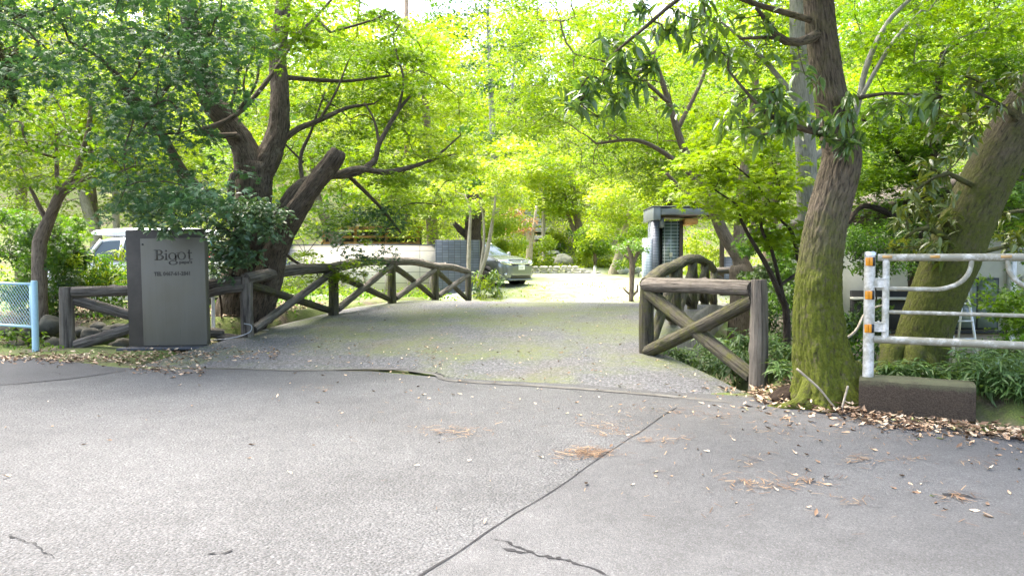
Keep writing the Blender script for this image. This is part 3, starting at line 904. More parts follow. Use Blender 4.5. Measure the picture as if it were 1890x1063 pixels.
# left wing towards the fence
off = np.array([*railL.location])
PL = np.array([-7.72, 12.80, 0.0]); K0 = np.array([*LK(0), 0.0])
log(PL + (0, 0, -0.15) - off, PL + (0, 0, 1.07) - off, 0.128, 'post', M['log_pale'], railL, seed=101)
wl = []
log(PL + (0.1, 0, 0.98) - off, K0 + (-0.10, 0, 1.165) - off, 0.098, 'top_rail', M['log'], railL, mid=(PL + K0) / 2 + (0, 0, 1.02) - off, seed=102)
log(PL + (0.1, 0.08, 0.84) - off, PL * 0.45 + K0 * 0.55 + (0, 0.08, 0.35) - off, 0.10, 'brace', M['log'], railL, seed=103)
log(PL * 0.42 + K0 * 0.58 + (0, -0.02, 0.66) - off, K0 + (-0.05, -0.05, 1.04) - off, 0.088, 'brace', M['log'], railL, mid=PL * 0.2 + K0 * 0.8 + (0, -0.03, 0.95) - off, seed=104)
log(PL + (0.15, -0.03, 0.06) - off, PL * 0.5 + K0 * 0.5 + (0, -0.03, 0.50) - off, 0.10, 'brace', M['log'], railL, seed=105)
log(PL * 0.28 + K0 * 0.72 + (0, -0.05, 0.24) - off, K0 + (-0.42, -0.05, 0.20) - off, 0.10, 'brace', M['log_pale'], railL, seed=106)
log(K0 + (-0.50, -0.08, 0.15) - off, K0 + (-0.06, -0.12, 0.10) - off, 0.09, 'brace', M['log_pale'], railL, seed=107)
# right wing towards the mossy trees
off = np.array([*railR.location])
PR = np.array([2.92, 8.75, 0.0]); KR = np.array([*RK(0), 0.0])
log(PR + (0, 0, -0.15) - off, PR + (0, 0, 1.295) - off, 0.112, 'post', M['log_pale'], railR, seed=111)['label'] = 'thick pale upright post with a knot, nearest the mossy trees'
log(KR + (-0.02, 0, 1.16) - off, PR + (-0.06, 0.02, 1.19) - off, 0.108, 'top_rail', M['log'], railR, seed=112, knots=2)
log(KR + (0.02, -0.05, 1.04) - off, PR + (-0.03, 0.1, 0.12) - off, 0.10, 'brace', M['log_moss'], railR, seed=113)
log(KR + (0.0, -0.1, 0.17) - off, PR + (-0.04, 0.02, 1.06) - off, 0.10, 'brace', M['log_moss'], railR, seed=114)
# far wing
K4 = np.array([*RK(4), 0.0])
log(K4 + (0, 0, 1.22) - off, K4 + (1.5, 0.1, 1.30) - off, 0.11, 'top_rail', M['log'], railR, seed=116)
log(K4 + (0.05, 0, 1.05) - off, K4 + (1.45, 0.1, 0.3) - off, 0.10, 'brace', M['log'], railR, seed=117)
log(K4 + (1.5, 0.1, -0.1) - off, K4 + (1.5, 0.1, 1.35) - off, 0.11, 'post', M['log'], railR, seed=118)
# wire lying at the foot of the left rail
mb = MB()
mb.tube(catmull([K0 + (-0.6, -0.35, 0.12), K0 + (-0.2, -0.3, 0.15), K0 + (0.08, -0.16, 0.24), K0 + (0.1, -0.1, 0.36), K0 + (-0.02, -0.14, 0.4)], 20), 0.009, 6)
tag(mb.build('wire', M['wire'], smooth=True), 'thin loose grey wire lying at the foot of the railing post', 'wire')

# ------------------------------------------------------------------ sign
sx0, sx1, syf = -6.31, -5.19, 12.60
sign = thing('sign_board', 'stained grey steel name board with engraved letters standing before the log railing', 'sign', (-5.75, 12.6, 0.05))
sign.rotation_euler = (0, R(-1.0), 0)
sz = 0.05
mb = MB(); mb.box((0, 0.075, 0.945), (1.09, 0.15, 1.83)); mb.build('front_panel', M['steel'], sign, bevel=0.006)
mb = MB(); mb.box((-0.235, 0.265, 1.015), (1.34, 0.10, 2.01)); mb.box((0.03, 0.18, 0.9), (0.8, 0.06, 1.5)); mb.build('back_panel', M['steel_back'], sign, bevel=0.006)
mb = MB(); mb.box((-0.15, -0.10, 0.0), (1.44, 0.36, 0.05)); mb.build('base_plate', M['steel_dark'], sign, bevel=0.008)
mb = MB()
mb.tube([(-0.505, -0.003, 1.76), (-0.505, 0.02, 1.76)], 0.017, 12)
mb.build('bolt', M['black'], sign)
# letters: strokes as flat prisms standing 2 mm proud of the panel
def frame(x, y, z): return (x, y, z)
class Glyphs(MB):
    def poly(self, pts): return self.prism(pts, -0.0025, 0.002)
    def ring(self, cx, cz, rx, rz, tx, tz, a0=0, a1=360, n=36):
        th = [R(a0 + (a1 - a0) * i / n) for i in range(n + 1)]
        for i in range(n):
            q = []
            for t, inn in ((th[i], 0), (th[i + 1], 0), (th[i + 1], 1), (th[i], 1)):
                ex, ez = (rx - tx, rz - tz) if inn else (rx, rz)
                q.append((cx + ex * math.cos(t), cz + ez * math.sin(t)))
            self.poly(q)
    def rect(self, x0, z0, x1, z1): return self.poly([(x0, z0), (x1, z0), (x1, z1), (x0, z1)])
g = Glyphs()
zb, H = 1.475, 0.21      # baseline, cap height of the large word
def B(x):
    g.rect(x + 0.02, zb, x + 0.062, zb + H)
    g.rect(x - 0.01, zb, x + 0.02, zb + 0.014); g.rect(x - 0.02, zb + H - 0.014, x + 0.02, zb + H)
    g.ring(x + 0.075, zb + H * 0.76, 0.085, H * 0.245, 0.04, 0.015, -90, 90, 18); g.rect(x + 0.062, zb + H - 0.015, x + 0.078, zb + H); g.rect(x + 0.062, zb + H * 0.52, x + 0.078, zb + H * 0.52 + 0.014)
    g.ring(x + 0.075, zb + H * 0.27, 0.108, H * 0.275, 0.045, 0.016, -90, 90, 18); g.rect(x + 0.062, zb, x + 0.078, zb + 0.016)
def I(x):
    g.rect(x, zb, x + 0.036, zb + 0.135); g.rect(x - 0.022, zb + 0.122, x, zb + 0.135); g.rect(x - 0.022, zb, x, zb + 0.012); g.rect(x + 0.036, zb, x + 0.054, zb + 0.012)
    g.ring(x + 0.02, zb + 0.185, 0.021, 0.021, 0.0205, 0.0205, 0, 360, 14)
def Gg(x):
    g.ring(x + 0.075, zb + 0.075, 0.085, 0.075, 0.032, 0.014); g.rect(x + 0.145, zb + 0.135, x + 0.185, zb + 0.147)
    g.rect(x + 0.13, zb - 0.01, x + 0.16, zb + 0.09)
    g.ring(x + 0.085, zb - 0.055, 0.095, 0.045, 0.035, 0.013)
def O(x):
    g.ring(x + 0.085, zb + 0.08, 0.09, 0.082, 0.036, 0.014)
def Tt(x):
    g.rect(x + 0.03, zb + 0.03, x + 0.066, zb + 0.2); g.rect(x, zb + 0.13, x + 0.105, zb + 0.146)
    g.ring(x + 0.076, zb + 0.035, 0.046, 0.04, 0.03, 0.018, 180, 335, 14)
B(-0.325); I(-0.115); Gg(-0.045); O(0.13); Tt(0.325)
lt = g.build('lettering', M['engraved_soft'], sign)
lt.data.transform(Matrix.Translation((-0.03, 0, 1.56)) @ Matrix.Diagonal((0.84, 1, 0.84, 1)) @ Matrix.Translation((0.0, 0, -1.56)))
def text(s, x, z, size, mat, sx=1.0):
    c = bpy.data.curves.new('lettering', 'FONT')
    c.body = s; c.size = size; c.extrude = 0.002; c.offset = 0.004 * size / 0.088; c.resolution_u = 3; c.space_character = 1.05
    c.materials.append(mat)
    tmp = bpy.data.objects.new('lettering', c)
    me = bpy.data.meshes.new_from_object(tmp)
    bpy.data.objects.remove(tmp)
    o = bpy.data.objects.new('lettering', me)
    o.location = (x, -0.0012, z); o.rotation_euler = (R(90), 0, 0); o.scale = (sx, 1, 1)
    return link(o, sign)
text("pepe's", 0.11, 1.425, 0.076, M['engraved'], 1.1)
text("TEL 0467-61-2841", -0.325, 1.225, 0.088, M['engraved'], 0.9)

# ------------------------------------------------------------------ blue mesh fence
fence = thing('mesh_fence', 'low pale blue mesh fence with round posts at the left road edge', 'fence', (-7.95, 12.3, -0.02))
fd = np.array([-1.2, 0.62, 0]); fd /= np.linalg.norm(fd)
def fpost(d):
    mb = MB(); q = fd * d
    mb.tube([q + (0, 0, 0), q + (0, 0, 1.19), q + (0, 0, 1.215)], [0.052, 0.052, 0.04], 16)
    mb.build('post', M['fence_blue'], fence, smooth=True, angle=40)
fpost(0); fpost(2.1); fpost(4.2)
for d0, d1 in ((0.06, 2.04), (2.16, 4.14)):
    mb = MB()
    for z in (1.155, 0.44):
        mb.tube([fd * (d0 - 0.05) + (0, 0, z), fd * (d1 + 0.05) + (0, 0, z)], 0.024, 10)
    for d in (d0 + 0.04, d1 - 0.04):
        mb.box(fd * d + np.array([0, 0, 0.797]), (0.04, 0.03, 0.70), math.atan2(fd[1], fd[0]))
    for d in np.arange(d0 + 0.1, d1, 0.28):
        mb.box(fd * d + np.array([0, 0, 1.12]), (0.012, 0.014, 0.04))
    fr = mb.build('frame', M['fence_blue'], fence)
    mb = MB()
    W, Hh, z0 = d1 - d0 - 0.1, 0.67, 0.465
    for sg in (1, -1):
        s = -Hh * 1.15
        while s < W:
            u0, u1 = s, s + Hh * 1.15
            a0, a1 = max(u0, 0), min(u1, W)
            if a1 > a0:
                za, zb_ = (a0 - u0) / 1.15, (a1 - u0) / 1.15
                if sg > 0: za, zb_ = Hh - za, Hh - zb_
                p, q = fd * (d0 + 0.05 + a0) + (0, 0.008 * sg, z0 + za), fd * (d0 + 0.05 + a1) + (0, 0.008 * sg, z0 + zb_)
                mb.tube([p, q], 0.0042 if sg < 0 else 0.0026, 4, cap=False)
            s += 0.085
    mb.build('mesh', M['fence_blue'], fence)

# ------------------------------------------------------------------ white barrier and its block
PB = gnd(1607, 770, 0.0); PB = np.array([3.56, 7.36, 0.0])
bd = np.array([0.885, -0.466, 0.0]); bn = np.array([0.466, 0.885, 0.0])
blk_rz = math.atan2(bd[1], bd[0])
blk = MB()
c = PB + bd * 0.50 + (0, 0, 0.16)
prof = [(-0.15, -0.2), (0.17, -0.2), (0.17, 0.2), (-0.09, 0.2), (-0.135, 0.175), (-0.15, 0.12)]
for s0, s1, dz, dd in ((-0.575, 0.41, 0, 0),):
    N = 26
    vs = []
    for i in range(N + 1):
        u = s0 + (s1 - s0) * i / N
        for (y, z) in prof:
            j = 0.008 * mnoise.noise(Vector((u * 6, y * 9, z * 9)))
            sh = 0.97 if i in (0, N) else 1.0
            q = c + bd * u + bn * (y * sh + j) + np.array([0, 0, z * sh + j * 0.6])
            vs.append(q)
    P = len(prof)
    blk.add(vs, [[i * P + k, (i + 1) * P + k, (i + 1) * P + (k + 1) % P, i * P + (k + 1) % P] for i in range(N) for k in range(P)] + [list(range(P))[::-1], [N * P + k for k in range(P)]])
block = thing('concrete_block', 'rust brown concrete kerb block with mossy top carrying the white barrier post', 'block', tuple(PB))
for v in range(len(blk.v)): blk.v[v] = tuple(np.array(blk.v[v]) - PB)
blk.build('block_body', M['block'], block, angle=35, smooth=True)

bar = thing('barrier', 'white tubular swing barrier with orange reflectors and grimy rails on the right verge', 'barrier', tuple(PB + bd * 0.0 + (0, 0, 0.34)))
def pz(z): return np.array([0, 0, z])
BZ = 0.34
mb = MB(); mb.tube([pz(-0.02), pz(1.225)], 0.051, 22)
post = mb.build('post', M['white_paint'], bar, smooth=True, angle=40)
mb = MB(); mb.tube([pz(1.222), pz(1.25), pz(1.265)], [0.056, 0.056, 0.045], 22); mb.build('cap', M['alu'], post, smooth=True, angle=40)
for z in (1.165, 0.835, 0.505):
    mb = MB(); 
    for k in (-1, 1):
        mb.box((-0.035 + 0.017 * k, -0.056, z), (0.030, 0.022, 0.082))
    o = mb.build('reflector', M['amber'], post, bevel=0.004)
    mb = MB(); mb.box((0.008, -0.054, z), (0.026, 0.016, 0.086)); mb.build('backing', M['black'], post)
# gate leaf
g0 = 0.145
mb = MB(); mb.tube([bd * (g0 - 0.075) + pz(1.205), bd * 3.2 + pz(1.205)], 0.036, 18); top = mb.build('top_rail', M['white_rail'], bar, smooth=True, angle=40)
mb = MB(); mb.tube([bd * (g0 - 0.10) + pz(0.395), bd * 3.2 + pz(0.395)], 0.038, 18); mb.build('bottom_rail', M['white_rail'], bar, smooth=True, angle=40)
mb = MB(); mb.tube([bd * g0 + pz(0.42), bd * g0 + pz(1.18)], 0.032, 16); mb.build('stile', M['white_paint'], bar, smooth=True, angle=40)
mb = MB(); mb.tube([bd * g0 + pz(0.67), bd * 3.2 + pz(0.67)], 0.019, 12); mb.build('middle_rail', M['white_rail'], bar, smooth=True, angle=40)
def curl(a, s):
    pts = [bd * (a - s * 0.0) + pz(1.19)]
    return pts
mb = MB()
mb.tube(catmull([bd * (g0) + pz(0.90), bd * 0.45 + pz(0.90), bd * 0.62 + pz(0.905), bd * 0.76 + pz(0.96), bd * 0.84 + pz(1.06), bd * 0.865 + pz(1.19)], 30), 0.022, 12)
mb.build('curved_rail', M['white_rail'], bar, smooth=True)
mb = MB()
mb.tube(catmull([bd * 1.14 + pz(1.19), bd * 1.165 + pz(1.06), bd * 1.25 + pz(0.96), bd * 1.42 + pz(0.885), bd * 1.65 + pz(0.87), bd * 3.2 + pz(0.87)], 36), 0.022, 12)
mb.build('curved_rail', M['white_rail'], bar, smooth=True)
for z in (0.955, 0.52):
    mb = MB(); mb.box(bd * 0.085 + pz(z), (0.115, 0.05, 0.075), blk_rz); mb.box(bd * 0.085 + pz(z + 0.042), (0.14, 0.07, 0.01), blk_rz); mb.box(bd * 0.085 + pz(z - 0.042), (0.14, 0.07, 0.01), blk_rz)
    mb.tube([bd * 0.085 + pz(z + 0.03), bd * 0.085 + pz(z + 0.06)], 0.013, 8)
    mb.build('hinge', M['white_paint'], bar, bevel=0.003)
for d in (0.155, 0.56, 1.13):
    mb = MB(); mb.box(bd * d + pz(1.212) - bn * 0.036, (0.085, 0.006, 0.026), blk_rz); mb.build('tape', M['tape'], top)

# ------------------------------------------------------------------ walls and gate behind the bridge
def gz(x, y): return float(hz(x, y))
wall = thing('boundary_wall', 'long cream stone panel wall between dark tiled piers behind the left railing', 'wall', (-5.8, 29.0, 0))
mb = MB(); mb.box((-0.05, 0.1, 1.0), (5.72, 0.2, 2.3)); mb.build('panels', M['panelwall'], wall)
mb = MB(); mb.box((-0.05, 0.1, 2.17), (5.76, 0.30, 0.05)); mb.build('coping', M['grey_metal'], wall)
mb = MB()
for x in np.linspace(-2.6, 2.6, 7): mb.box((x, -0.08, 0.55), (0.05, 0.05, 1.1))
mb.build('stake', M['bark_pale'], wall)
pier = thing('tiled_pier', 'dark slate tiled pier at the right end of the cream wall, beside the silver car', 'pier', (-2.1, 28.5, 0))
mb = MB(); mb.box((0.0, 0.2, 1.08), (1.70, 0.4, 2.55)); mb.build('tile_face', M['tile_dark'], pier, bevel=0.01)
mb = MB(); mb.box((0.98, 0.14, 1.0), (0.10, 0.16, 2.0)); mb.build('edge_board', M['wood_dark'], pier)
pier2 = thing('tiled_pier', 'dark tiled pier with white grout grid at the left end of the cream wall', 'pier', (-9.25, 28.6, 0))
mb = MB(); mb.box((0, 0.2, 1.0), (1.1, 0.4, 2.5)); mb.build('tile_face', M['tile_grid'], pier2)

gate = thing('gatehouse', 'slate tiled gatehouse with grey metal roof edge beyond the right log railing', 'gatehouse', (5.6, 27.0, 0.1))
def gb(name, x0, x1, y0, y1, z0, z1, mat, par=gate, bev=0.0):
    mb = MB(); mb.box(((x0 + x1) / 2 - 5.6, (y0 + y1) / 2 - 27.0, (z0 + z1) / 2 - 0.1), (x1 - x0, y1 - y0, z1 - z0))
    return mb.build(name, mat, par, bevel=bev)
gb('side_wall', 4.79, 5.11, 26.95, 27.3, -0.1, 2.37, M['tile_pale'])
gb('pier', 5.115, 5.34, 26.9, 27.9, -0.1, 3.0, M['tile_dark'])
gb('slot', 5.345, 5.52, 27.25, 27.9, -0.1, 2.75, M['black'])
gb('tile_face', 5.525, 6.12, 27.1, 27.9, -0.1, 3.0, M['tile_green'])
gb('lintel', 5.345, 5.52, 26.92, 27.3, 2.76, 3.14, M['grey_metal'])
gb('corner_post', 6.125, 6.25, 27.05, 27.2, -0.1, 3.0, M['wood_dark'])
gb('soffit', 5.36, 7.9, 26.75, 28.4, 3.145, 3.20, M['wood_dark'])
rf = gb('roof', 5.34, 7.95, 26.6, 28.6, 3.205, 3.44, M['grey_metal'], bev=0.02)
gb('fascia', 5.07, 5.33, 26.58, 28.62, 3.02, 3.47, M['grey_metal'], bev=0.01)
gb('flashing', 5.05, 7.98, 26.56, 28.64, 3.475, 3.51, M['steel_dark'])
gb('beam', 6.28, 6.72, 26.8, 28.2, 2.88, 3.08, M['wood_orange'])
gb('intercom', 5.76, 5.87, 27.06, 27.098, 1.70, 1.86, M['beige'], bev=0.01)
gb('far_pier', 7.75, 8.5, 27.0, 27.4, -0.1, 1.70, M['tile_dark'])
gb('far_post', 7.62, 7.74, 27.0, 27.2, -0.1, 3.1, M['wood_dark'])

# timber structure behind the wall
per = thing('timber_shelter', 'orange timber rails and posts glimpsed above the cream wall', 'shelter', (-6.3, 33.0, 1.0))
mb = MB()
for z in (1.35, 1.62): mb.box((0, 0, z), (4.4, 0.12, 0.10))
mb.box((0, 0.1, 2.02), (4.6, 0.9, 0.12))
mb.build('rail', M['wood_orange'], per)
for x in (-2.1, -0.7, 0.7, 2.1):
    mb = MB(); mb.box((x, 0.09, 0.7), (0.13, 0.05, 2.5)); mb.build('post', M['wood_orange'], per)
mb = MB(); mb.box((0, 0.6, 1.45), (4.4, 0.1, 0.85)); mb.build('back_wall', M['house_dark'], per)

# ------------------------------------------------------------------ cars
def loft(stations, sec):
    mb = MB(); n = len(sec(stations[0])); vs = []
    for s in stations: vs += sec(s)
    fs = [[i * n + k, (i + 1) * n + k, (i + 1) * n + (k + 1) % n, i * n + (k + 1) % n] for i in range(len(stations) - 1) for k in range(n)]
    fs += [list(range(n))[::-1], [(len(stations) - 1) * n + k for k in range(n)]]
    return mb.add(vs, fs)
def dens(st, n):
    st = np.array(st, float)
    t = np.linspace(0, len(st) - 1, n)
    out = catmull([s for s in st], n)
    return out
def body_sec(s):
    x, zb, zt, w = s
    h = zt - zb
    P = [(-w * 0.90, zb), (w * 0.90, zb), (w * 0.985, zb + h * 0.14), (w * 0.97, zb + h * 0.42), (w, zb + h * 0.60), (w * 0.975, zb + h * 0.84), (w * 0.88, zt - 0.012), (w * 0.45, zt + 0.012),
         (-w * 0.45, zt + 0.012), (-w * 0.88, zt - 0.012), (-w * 0.975, zb + h * 0.84), (-w, zb + h * 0.60), (-w * 0.97, zb + h * 0.42), (-w * 0.985, zb + h * 0.14)]
    return [(x, y, z) for y, z in P]
def wheel(car, x, y, r, side):
    mb = MB()
    pr = [(0.10, r * 0.72), (0.11, r * 0.93), (0.075, r), (-0.075, r), (-0.11, r * 0.93), (-0.10, r * 0.72)]
    n = 28
    vs = [(x + q * math.cos(2 * math.pi * k / n), y + d, r + q * math.sin(2 * math.pi * k / n)) for d, q in pr for k in range(n)]
    mb.add(vs, [[i * n + k, i * n + (k + 1) % n, (i + 1) * n + (k + 1) % n, (i + 1) * n + k] for i in range(len(pr) - 1) for k in range(n)])
    wh = mb.build('wheel', M['rubber'], car, smooth=True, angle=50)
    mb = MB()
    mb.tube([(x, y + side * 0.03, r), (x, y + side * 0.085, r)], r * 0.2, 14)
    mb.tube([(x, y - side * 0.02, r), (x, y + side * 0.02, r)], r * 0.70, 24)
    for k in range(5):
        a = 2 * math.pi * k / 5
        m = Matrix.Rotation(-a, 3, 'Y')
        mb.box((x + math.cos(a) * r * 0.4, y + side * 0.055, r + math.sin(a) * r * 0.4), (r * 0.62, 0.03, r * 0.15), rot=m)
    mb.build('rim', M['chrome'], wh)
def car(label, cat, loc, rz, paint, body, roof, wr, wx, trim):
    """body: (x, z bottom, z top, half width) stations; roof: (x, z, half width) stations of the glasshouse top, with (x, z) foot line"""
    c = thing('parked_car', label, cat, loc, rz)
    b = loft(dens(body, 30), body_sec).build('body', paint, c, smooth=True, angle=38)
    st = dens(roof, 26)
    def g_sec(s):
        x0, zf, x1, zr, wf, wr_ = s
        return [(x0, -wf, zf), (x0, wf, zf), (x0 * 0.35 + x1 * 0.65, wf * 0.35 + wr_ * 0.65, zf * 0.35 + zr * 0.65), (x1, wr_, zr), (x1, wr_ * 0.5, zr + 0.035 * min(1, (zr - zf) * 3)), (x1, -wr_ * 0.5, zr + 0.035 * min(1, (zr - zf) * 3)), (x1, -wr_, zr), (x0 * 0.35 + x1 * 0.65, -wf * 0.35 - wr_ * 0.65, zf * 0.35 + zr * 0.65)]
    loft(st, g_sec).build('windows', M['glass'], c, smooth=True, angle=40)
    top = max(s[3] for s in roof)
    rs = [s for s in st if s[3] > top - 0.13]
    def r_sec(s):
        _, _, x1, zr, _, w = s
        return [(x1, -w - 0.012, zr - 0.05), (x1, w + 0.012, zr - 0.05), (x1, w + 0.004, zr + 0.005), (x1, w * 0.5, zr + 0.048), (x1, -w * 0.5, zr + 0.048), (x1, -w - 0.004, zr + 0.005)]
    loft(rs, r_sec).build('roof', paint, c, smooth=True, angle=40)
    for sd in (-1, 1):                                              # pillars along both sides
        for xf, wd in trim:
            i = int(np.argmin([abs(s[2] - xf) for s in st])); s = st[i]
            mb = MB(); mb.tube([(s[0], sd * (s[4] + 0.004), s[1]), (s[2] * 0.5 + s[0] * 0.5, sd * ((s[4] + s[5]) / 2 + 0.012), (s[1] + s[3]) / 2), (s[2], sd * (s[5] + 0.006), s[3])], wd, 6); mb.build('pillar', paint, c)
    for x in wx:
        for sd in (-1, 1):
            wheel(c, x, sd * (body[len(body) // 2][3] - 0.085), wr, sd)
    return c
# silver crossover, nose out from behind the right pier
hd = math.atan2(-0.62, 0.78)
suv = car('silver crossover parked nose out behind the dark tiled pier', 'car', (-1.62, 31.1, 0.52), hd, M['car_silver'],
          [(2.17, 0.44, 0.68, 0.46), (2.13, 0.30, 0.79, 0.66), (2.02, 0.24, 0.88, 0.79), (1.75, 0.22, 0.97, 0.86), (1.2, 0.2, 1.07, 0.885), (0.0, 0.2, 1.06, 0.885), (-1.2, 0.22, 1.08, 0.885), (-1.9, 0.26, 1.06, 0.86), (-2.12, 0.4, 0.95, 0.78)],
          [(1.18, 1.055, 1.10, 1.075, 0.76, 0.74), (1.0, 1.055, 0.72, 1.30, 0.80, 0.68), (0.7, 1.06, 0.25, 1.53, 0.82, 0.60), (-0.3, 1.07, -0.4, 1.59, 0.83, 0.60), (-1.3, 1.08, -1.3, 1.52, 0.81, 0.58), (-1.95, 1.06, -1.75, 1.30, 0.74, 0.6), (-2.0, 1.05, -1.98, 1.07, 0.72, 0.70)],
          0.33, (1.32, -1.28), ((0.30, 0.03), (-0.45, 0.03), (-1.3, 0.045)))
suv.scale = (1.17, 1.17, 1.17)
mb = MB()
for z in (0.66, 0.72, 0.78): mb.box((2.135, 0, z), (0.05, 0.98 - (0.78 - z), 0.035))
mb.box((2.12, 0, 0.72), (0.07, 0.98, 0.17)); mb.build('grille', M['black'], suv)
mb = MB(); mb.tube([(2.11, -0.62, 0.82), (2.175, -0.42, 0.80), (2.19, 0, 0.795), (2.175, 0.42, 0.80), (2.11, 0.62, 0.82)], 0.025, 8); mb.build('grille_bar', M['chrome'], suv, smooth=True)
mb = MB(); mb.tube([(2.19, 0, 0.81), (2.21, 0, 0.81)], 0.06, 16); mb.build('badge', M['chrome'], suv)
mb = MB(); mb.box((2.185, 0, 0.665), (0.02, 0.34, 0.17)); pl = mb.build('number_plate', M['plate'], suv, bevel=0.005)
for y in (-0.04, 0.05):
    mb = MB(); mb.box((2.1965, y, 0.65), (0.004, 0.022, 0.06)); mb.build('digit', M['black'], pl)
mb = MB(); mb.box((2.10, 0, 0.36), (0.12, 1.05, 0.14)); mb.build('air_intake', M['black'], suv, bevel=0.02)
mb = MB(); mb.box((2.10, 0, 0.245), (0.16, 1.3, 0.06)); mb.build('skid_plate', M['grey_metal'], suv, bevel=0.02)
for sd in (-1, 1):
    mb = MB(); mb.tube([(2.14, sd * 0.50, 0.76), (2.03, sd * 0.72, 0.82), (1.74, sd * 0.865, 0.90)], [0.06, 0.085, 0.03], 10); mb.build('headlight', M['chrome'], suv, smooth=True)
    mb = MB(); mb.tube([(2.03, sd * 0.70, 0.42), (2.10, sd * 0.70, 0.42)], 0.055, 12); mb.build('fog_lamp', M['chrome'], suv)
    mb = MB(); mb.tube([(0.85, sd * 0.88, 1.10), (0.83, sd * 1.0, 1.14)], [0.03, 0.09], 10); mb.build('mirror', M['car_silver'], suv, smooth=True)
for x in (1.32, -1.28):
    for sd in (-1, 1):
        mb = MB(); mb.tube([(x, sd * 0.80, 0.33), (x, sd * 0.893, 0.33)], 0.40, 28); mb.build('wheel_arch', M['black'], suv)
    
mb = MB(); mb.box((1.98, 0, 0.915), (0.05, 0.85, 0.016)); mb.build('bonnet_trim', M['black'], suv)

van = car('white boxy wagon with a long roof box parked behind shrubs left of the steel sign', 'car', (-9.32, 18.65, 0.38), R(181), M['car_white'],
          [(2.05, 0.42, 0.85, 0.66), (1.98, 0.26, 1.02, 0.80), (1.6, 0.22, 1.10, 0.84), (1.0, 0.2, 1.17, 0.85), (0, 0.2, 1.18, 0.85), (-1.4, 0.2, 1.18, 0.85), (-1.95, 0.24, 1.17, 0.83), (-2.05, 0.34, 1.1, 0.78)],
          [(1.25, 1.15, 1.18, 1.18, 0.76, 0.74), (1.08, 1.16, 0.85, 1.50, 0.80, 0.72), (0.9, 1.17, 0.60, 1.66, 0.81, 0.70), (0.0, 1.18, 0.0, 1.70, 0.82, 0.70), (-1.2, 1.18, -1.2, 1.69, 0.82, 0.70), (-1.92, 1.17, -1.85, 1.62, 0.79, 0.68), (-2.0, 1.16, -1.95, 1.3, 0.77, 0.7)],
          0.31, (1.25, -1.3), ((0.62, 0.045), (0.05, 0.05), (-0.9, 0.05), (-1.8, 0.07)))
mb = MB()
loft_s = [(1.15, 1.80, 0.10, 0.03), (1.0, 1.80, 0.40, 0.10), (0.4, 1.79, 0.48, 0.16), (-1.2, 1.79, 0.48, 0.17), (-1.75, 1.80, 0.42, 0.13), (-1.9, 1.80, 0.1, 0.04)]
loft(dens(loft_s, 24), lambda s: [(s[0], -s[2], s[1]), (s[0], s[2], s[1]), (s[0], s[2] * 1.02, s[1] + s[3] * 0.6), (s[0], s[2] * 0.75, s[1] + s[3]), (s[0], -s[2] * 0.75, s[1] + s[3]), (s[0], -s[2] * 1.02, s[1] + s[3] * 0.6)]).build('roof_box', M['car_white'], van, smooth=True, angle=40)
for y in (-0.55, 0.55):
    mb = MB(); mb.tube([(0.6, y, 1.76), (-1.7, y, 1.76)], 0.018, 8); mb.build('roof_rail', M['grey_metal'], van)
for sd in (-1, 1):
    mb = MB(); mb.tube([(0.85, sd * 0.86, 1.20), (0.83, sd * 0.97, 1.25)], [0.03, 0.09], 10); mb.build('mirror', M['black'], van, smooth=True)
    mb = MB(); mb.box((-2.0, sd * 0.73, 1.12), (0.10, 0.12, 0.28)); mb.build('tail_light', M['red_lens'], van, bevel=0.02)
    mb = MB(); mb.tube([(1.98, sd * 0.5, 0.85), (1.95, sd * 0.70, 0.88)], 0.06, 10); mb.build('headlight', M['chrome'], van, smooth=True)
    mb = MB(); mb.box((-0.3, sd * 0.853, 0.55), (3.0, 0.02, 0.3)); mb.build('side_panel', M['beige'], van, bevel=0.008)

# banded pole behind the sign
mp = at(392, 470, 13.6)
pole = thing('marker_pole', 'thin white pole with pale blue and red bands between the steel sign and the vine', 'pole', (mp[0], mp[1], 0.3))
cuts = [(0, 1.33, 'plate'), (1.33, 1.39, 'red_lens'), (1.39, 1.50, 'plate'), (1.50, 1.66, 'blue_band'), (1.66, 1.73, 'plate')]
for a, b_, m in cuts:
    mb = MB(); mb.tube([(0, 0, a), (0, 0, b_)], 0.034, 14); mb.build('band', M[m], pole, smooth=True, angle=40)

# ------------------------------------------------------------------ house on the right
house = thing('house', 'pale single storey house with grey green windows and tan siding behind the leaning trunk', 'house', (9.8, 15.2, -0.8))
hx, hy, hz0 = 9.8, 15.2, -0.8
def hb(name, x0, x1, y0, y1, z0, z1, mat, par=house, bev=0.0):
    mb = MB(); mb.box(((x0 + x1) / 2 - hx, (y0 + y1) / 2 - hy, (z0 + z1) / 2 - hz0), (x1 - x0, y1 - y0, z1 - z0)); return mb.build(name, mat, par, bevel=bev)
hb('wall', 6.9, 14.0, 15.2, 19.5, 0.09, 2.3, M['house_wall'])
hb('siding', 6.85, 14.05, 15.14, 19.55, -0.9, 0.04, M['siding'])
hb('sill', 6.82, 14.07, 15.05, 15.5, 0.042, 0.088, M['house_dark'])
rr = MB(); rr.prism([(-3.4, 3.05), (4.8, 3.05), (0.7, 4.4)], -0.6, 5.0); rr.build('roof', M['wood_dark'], house)
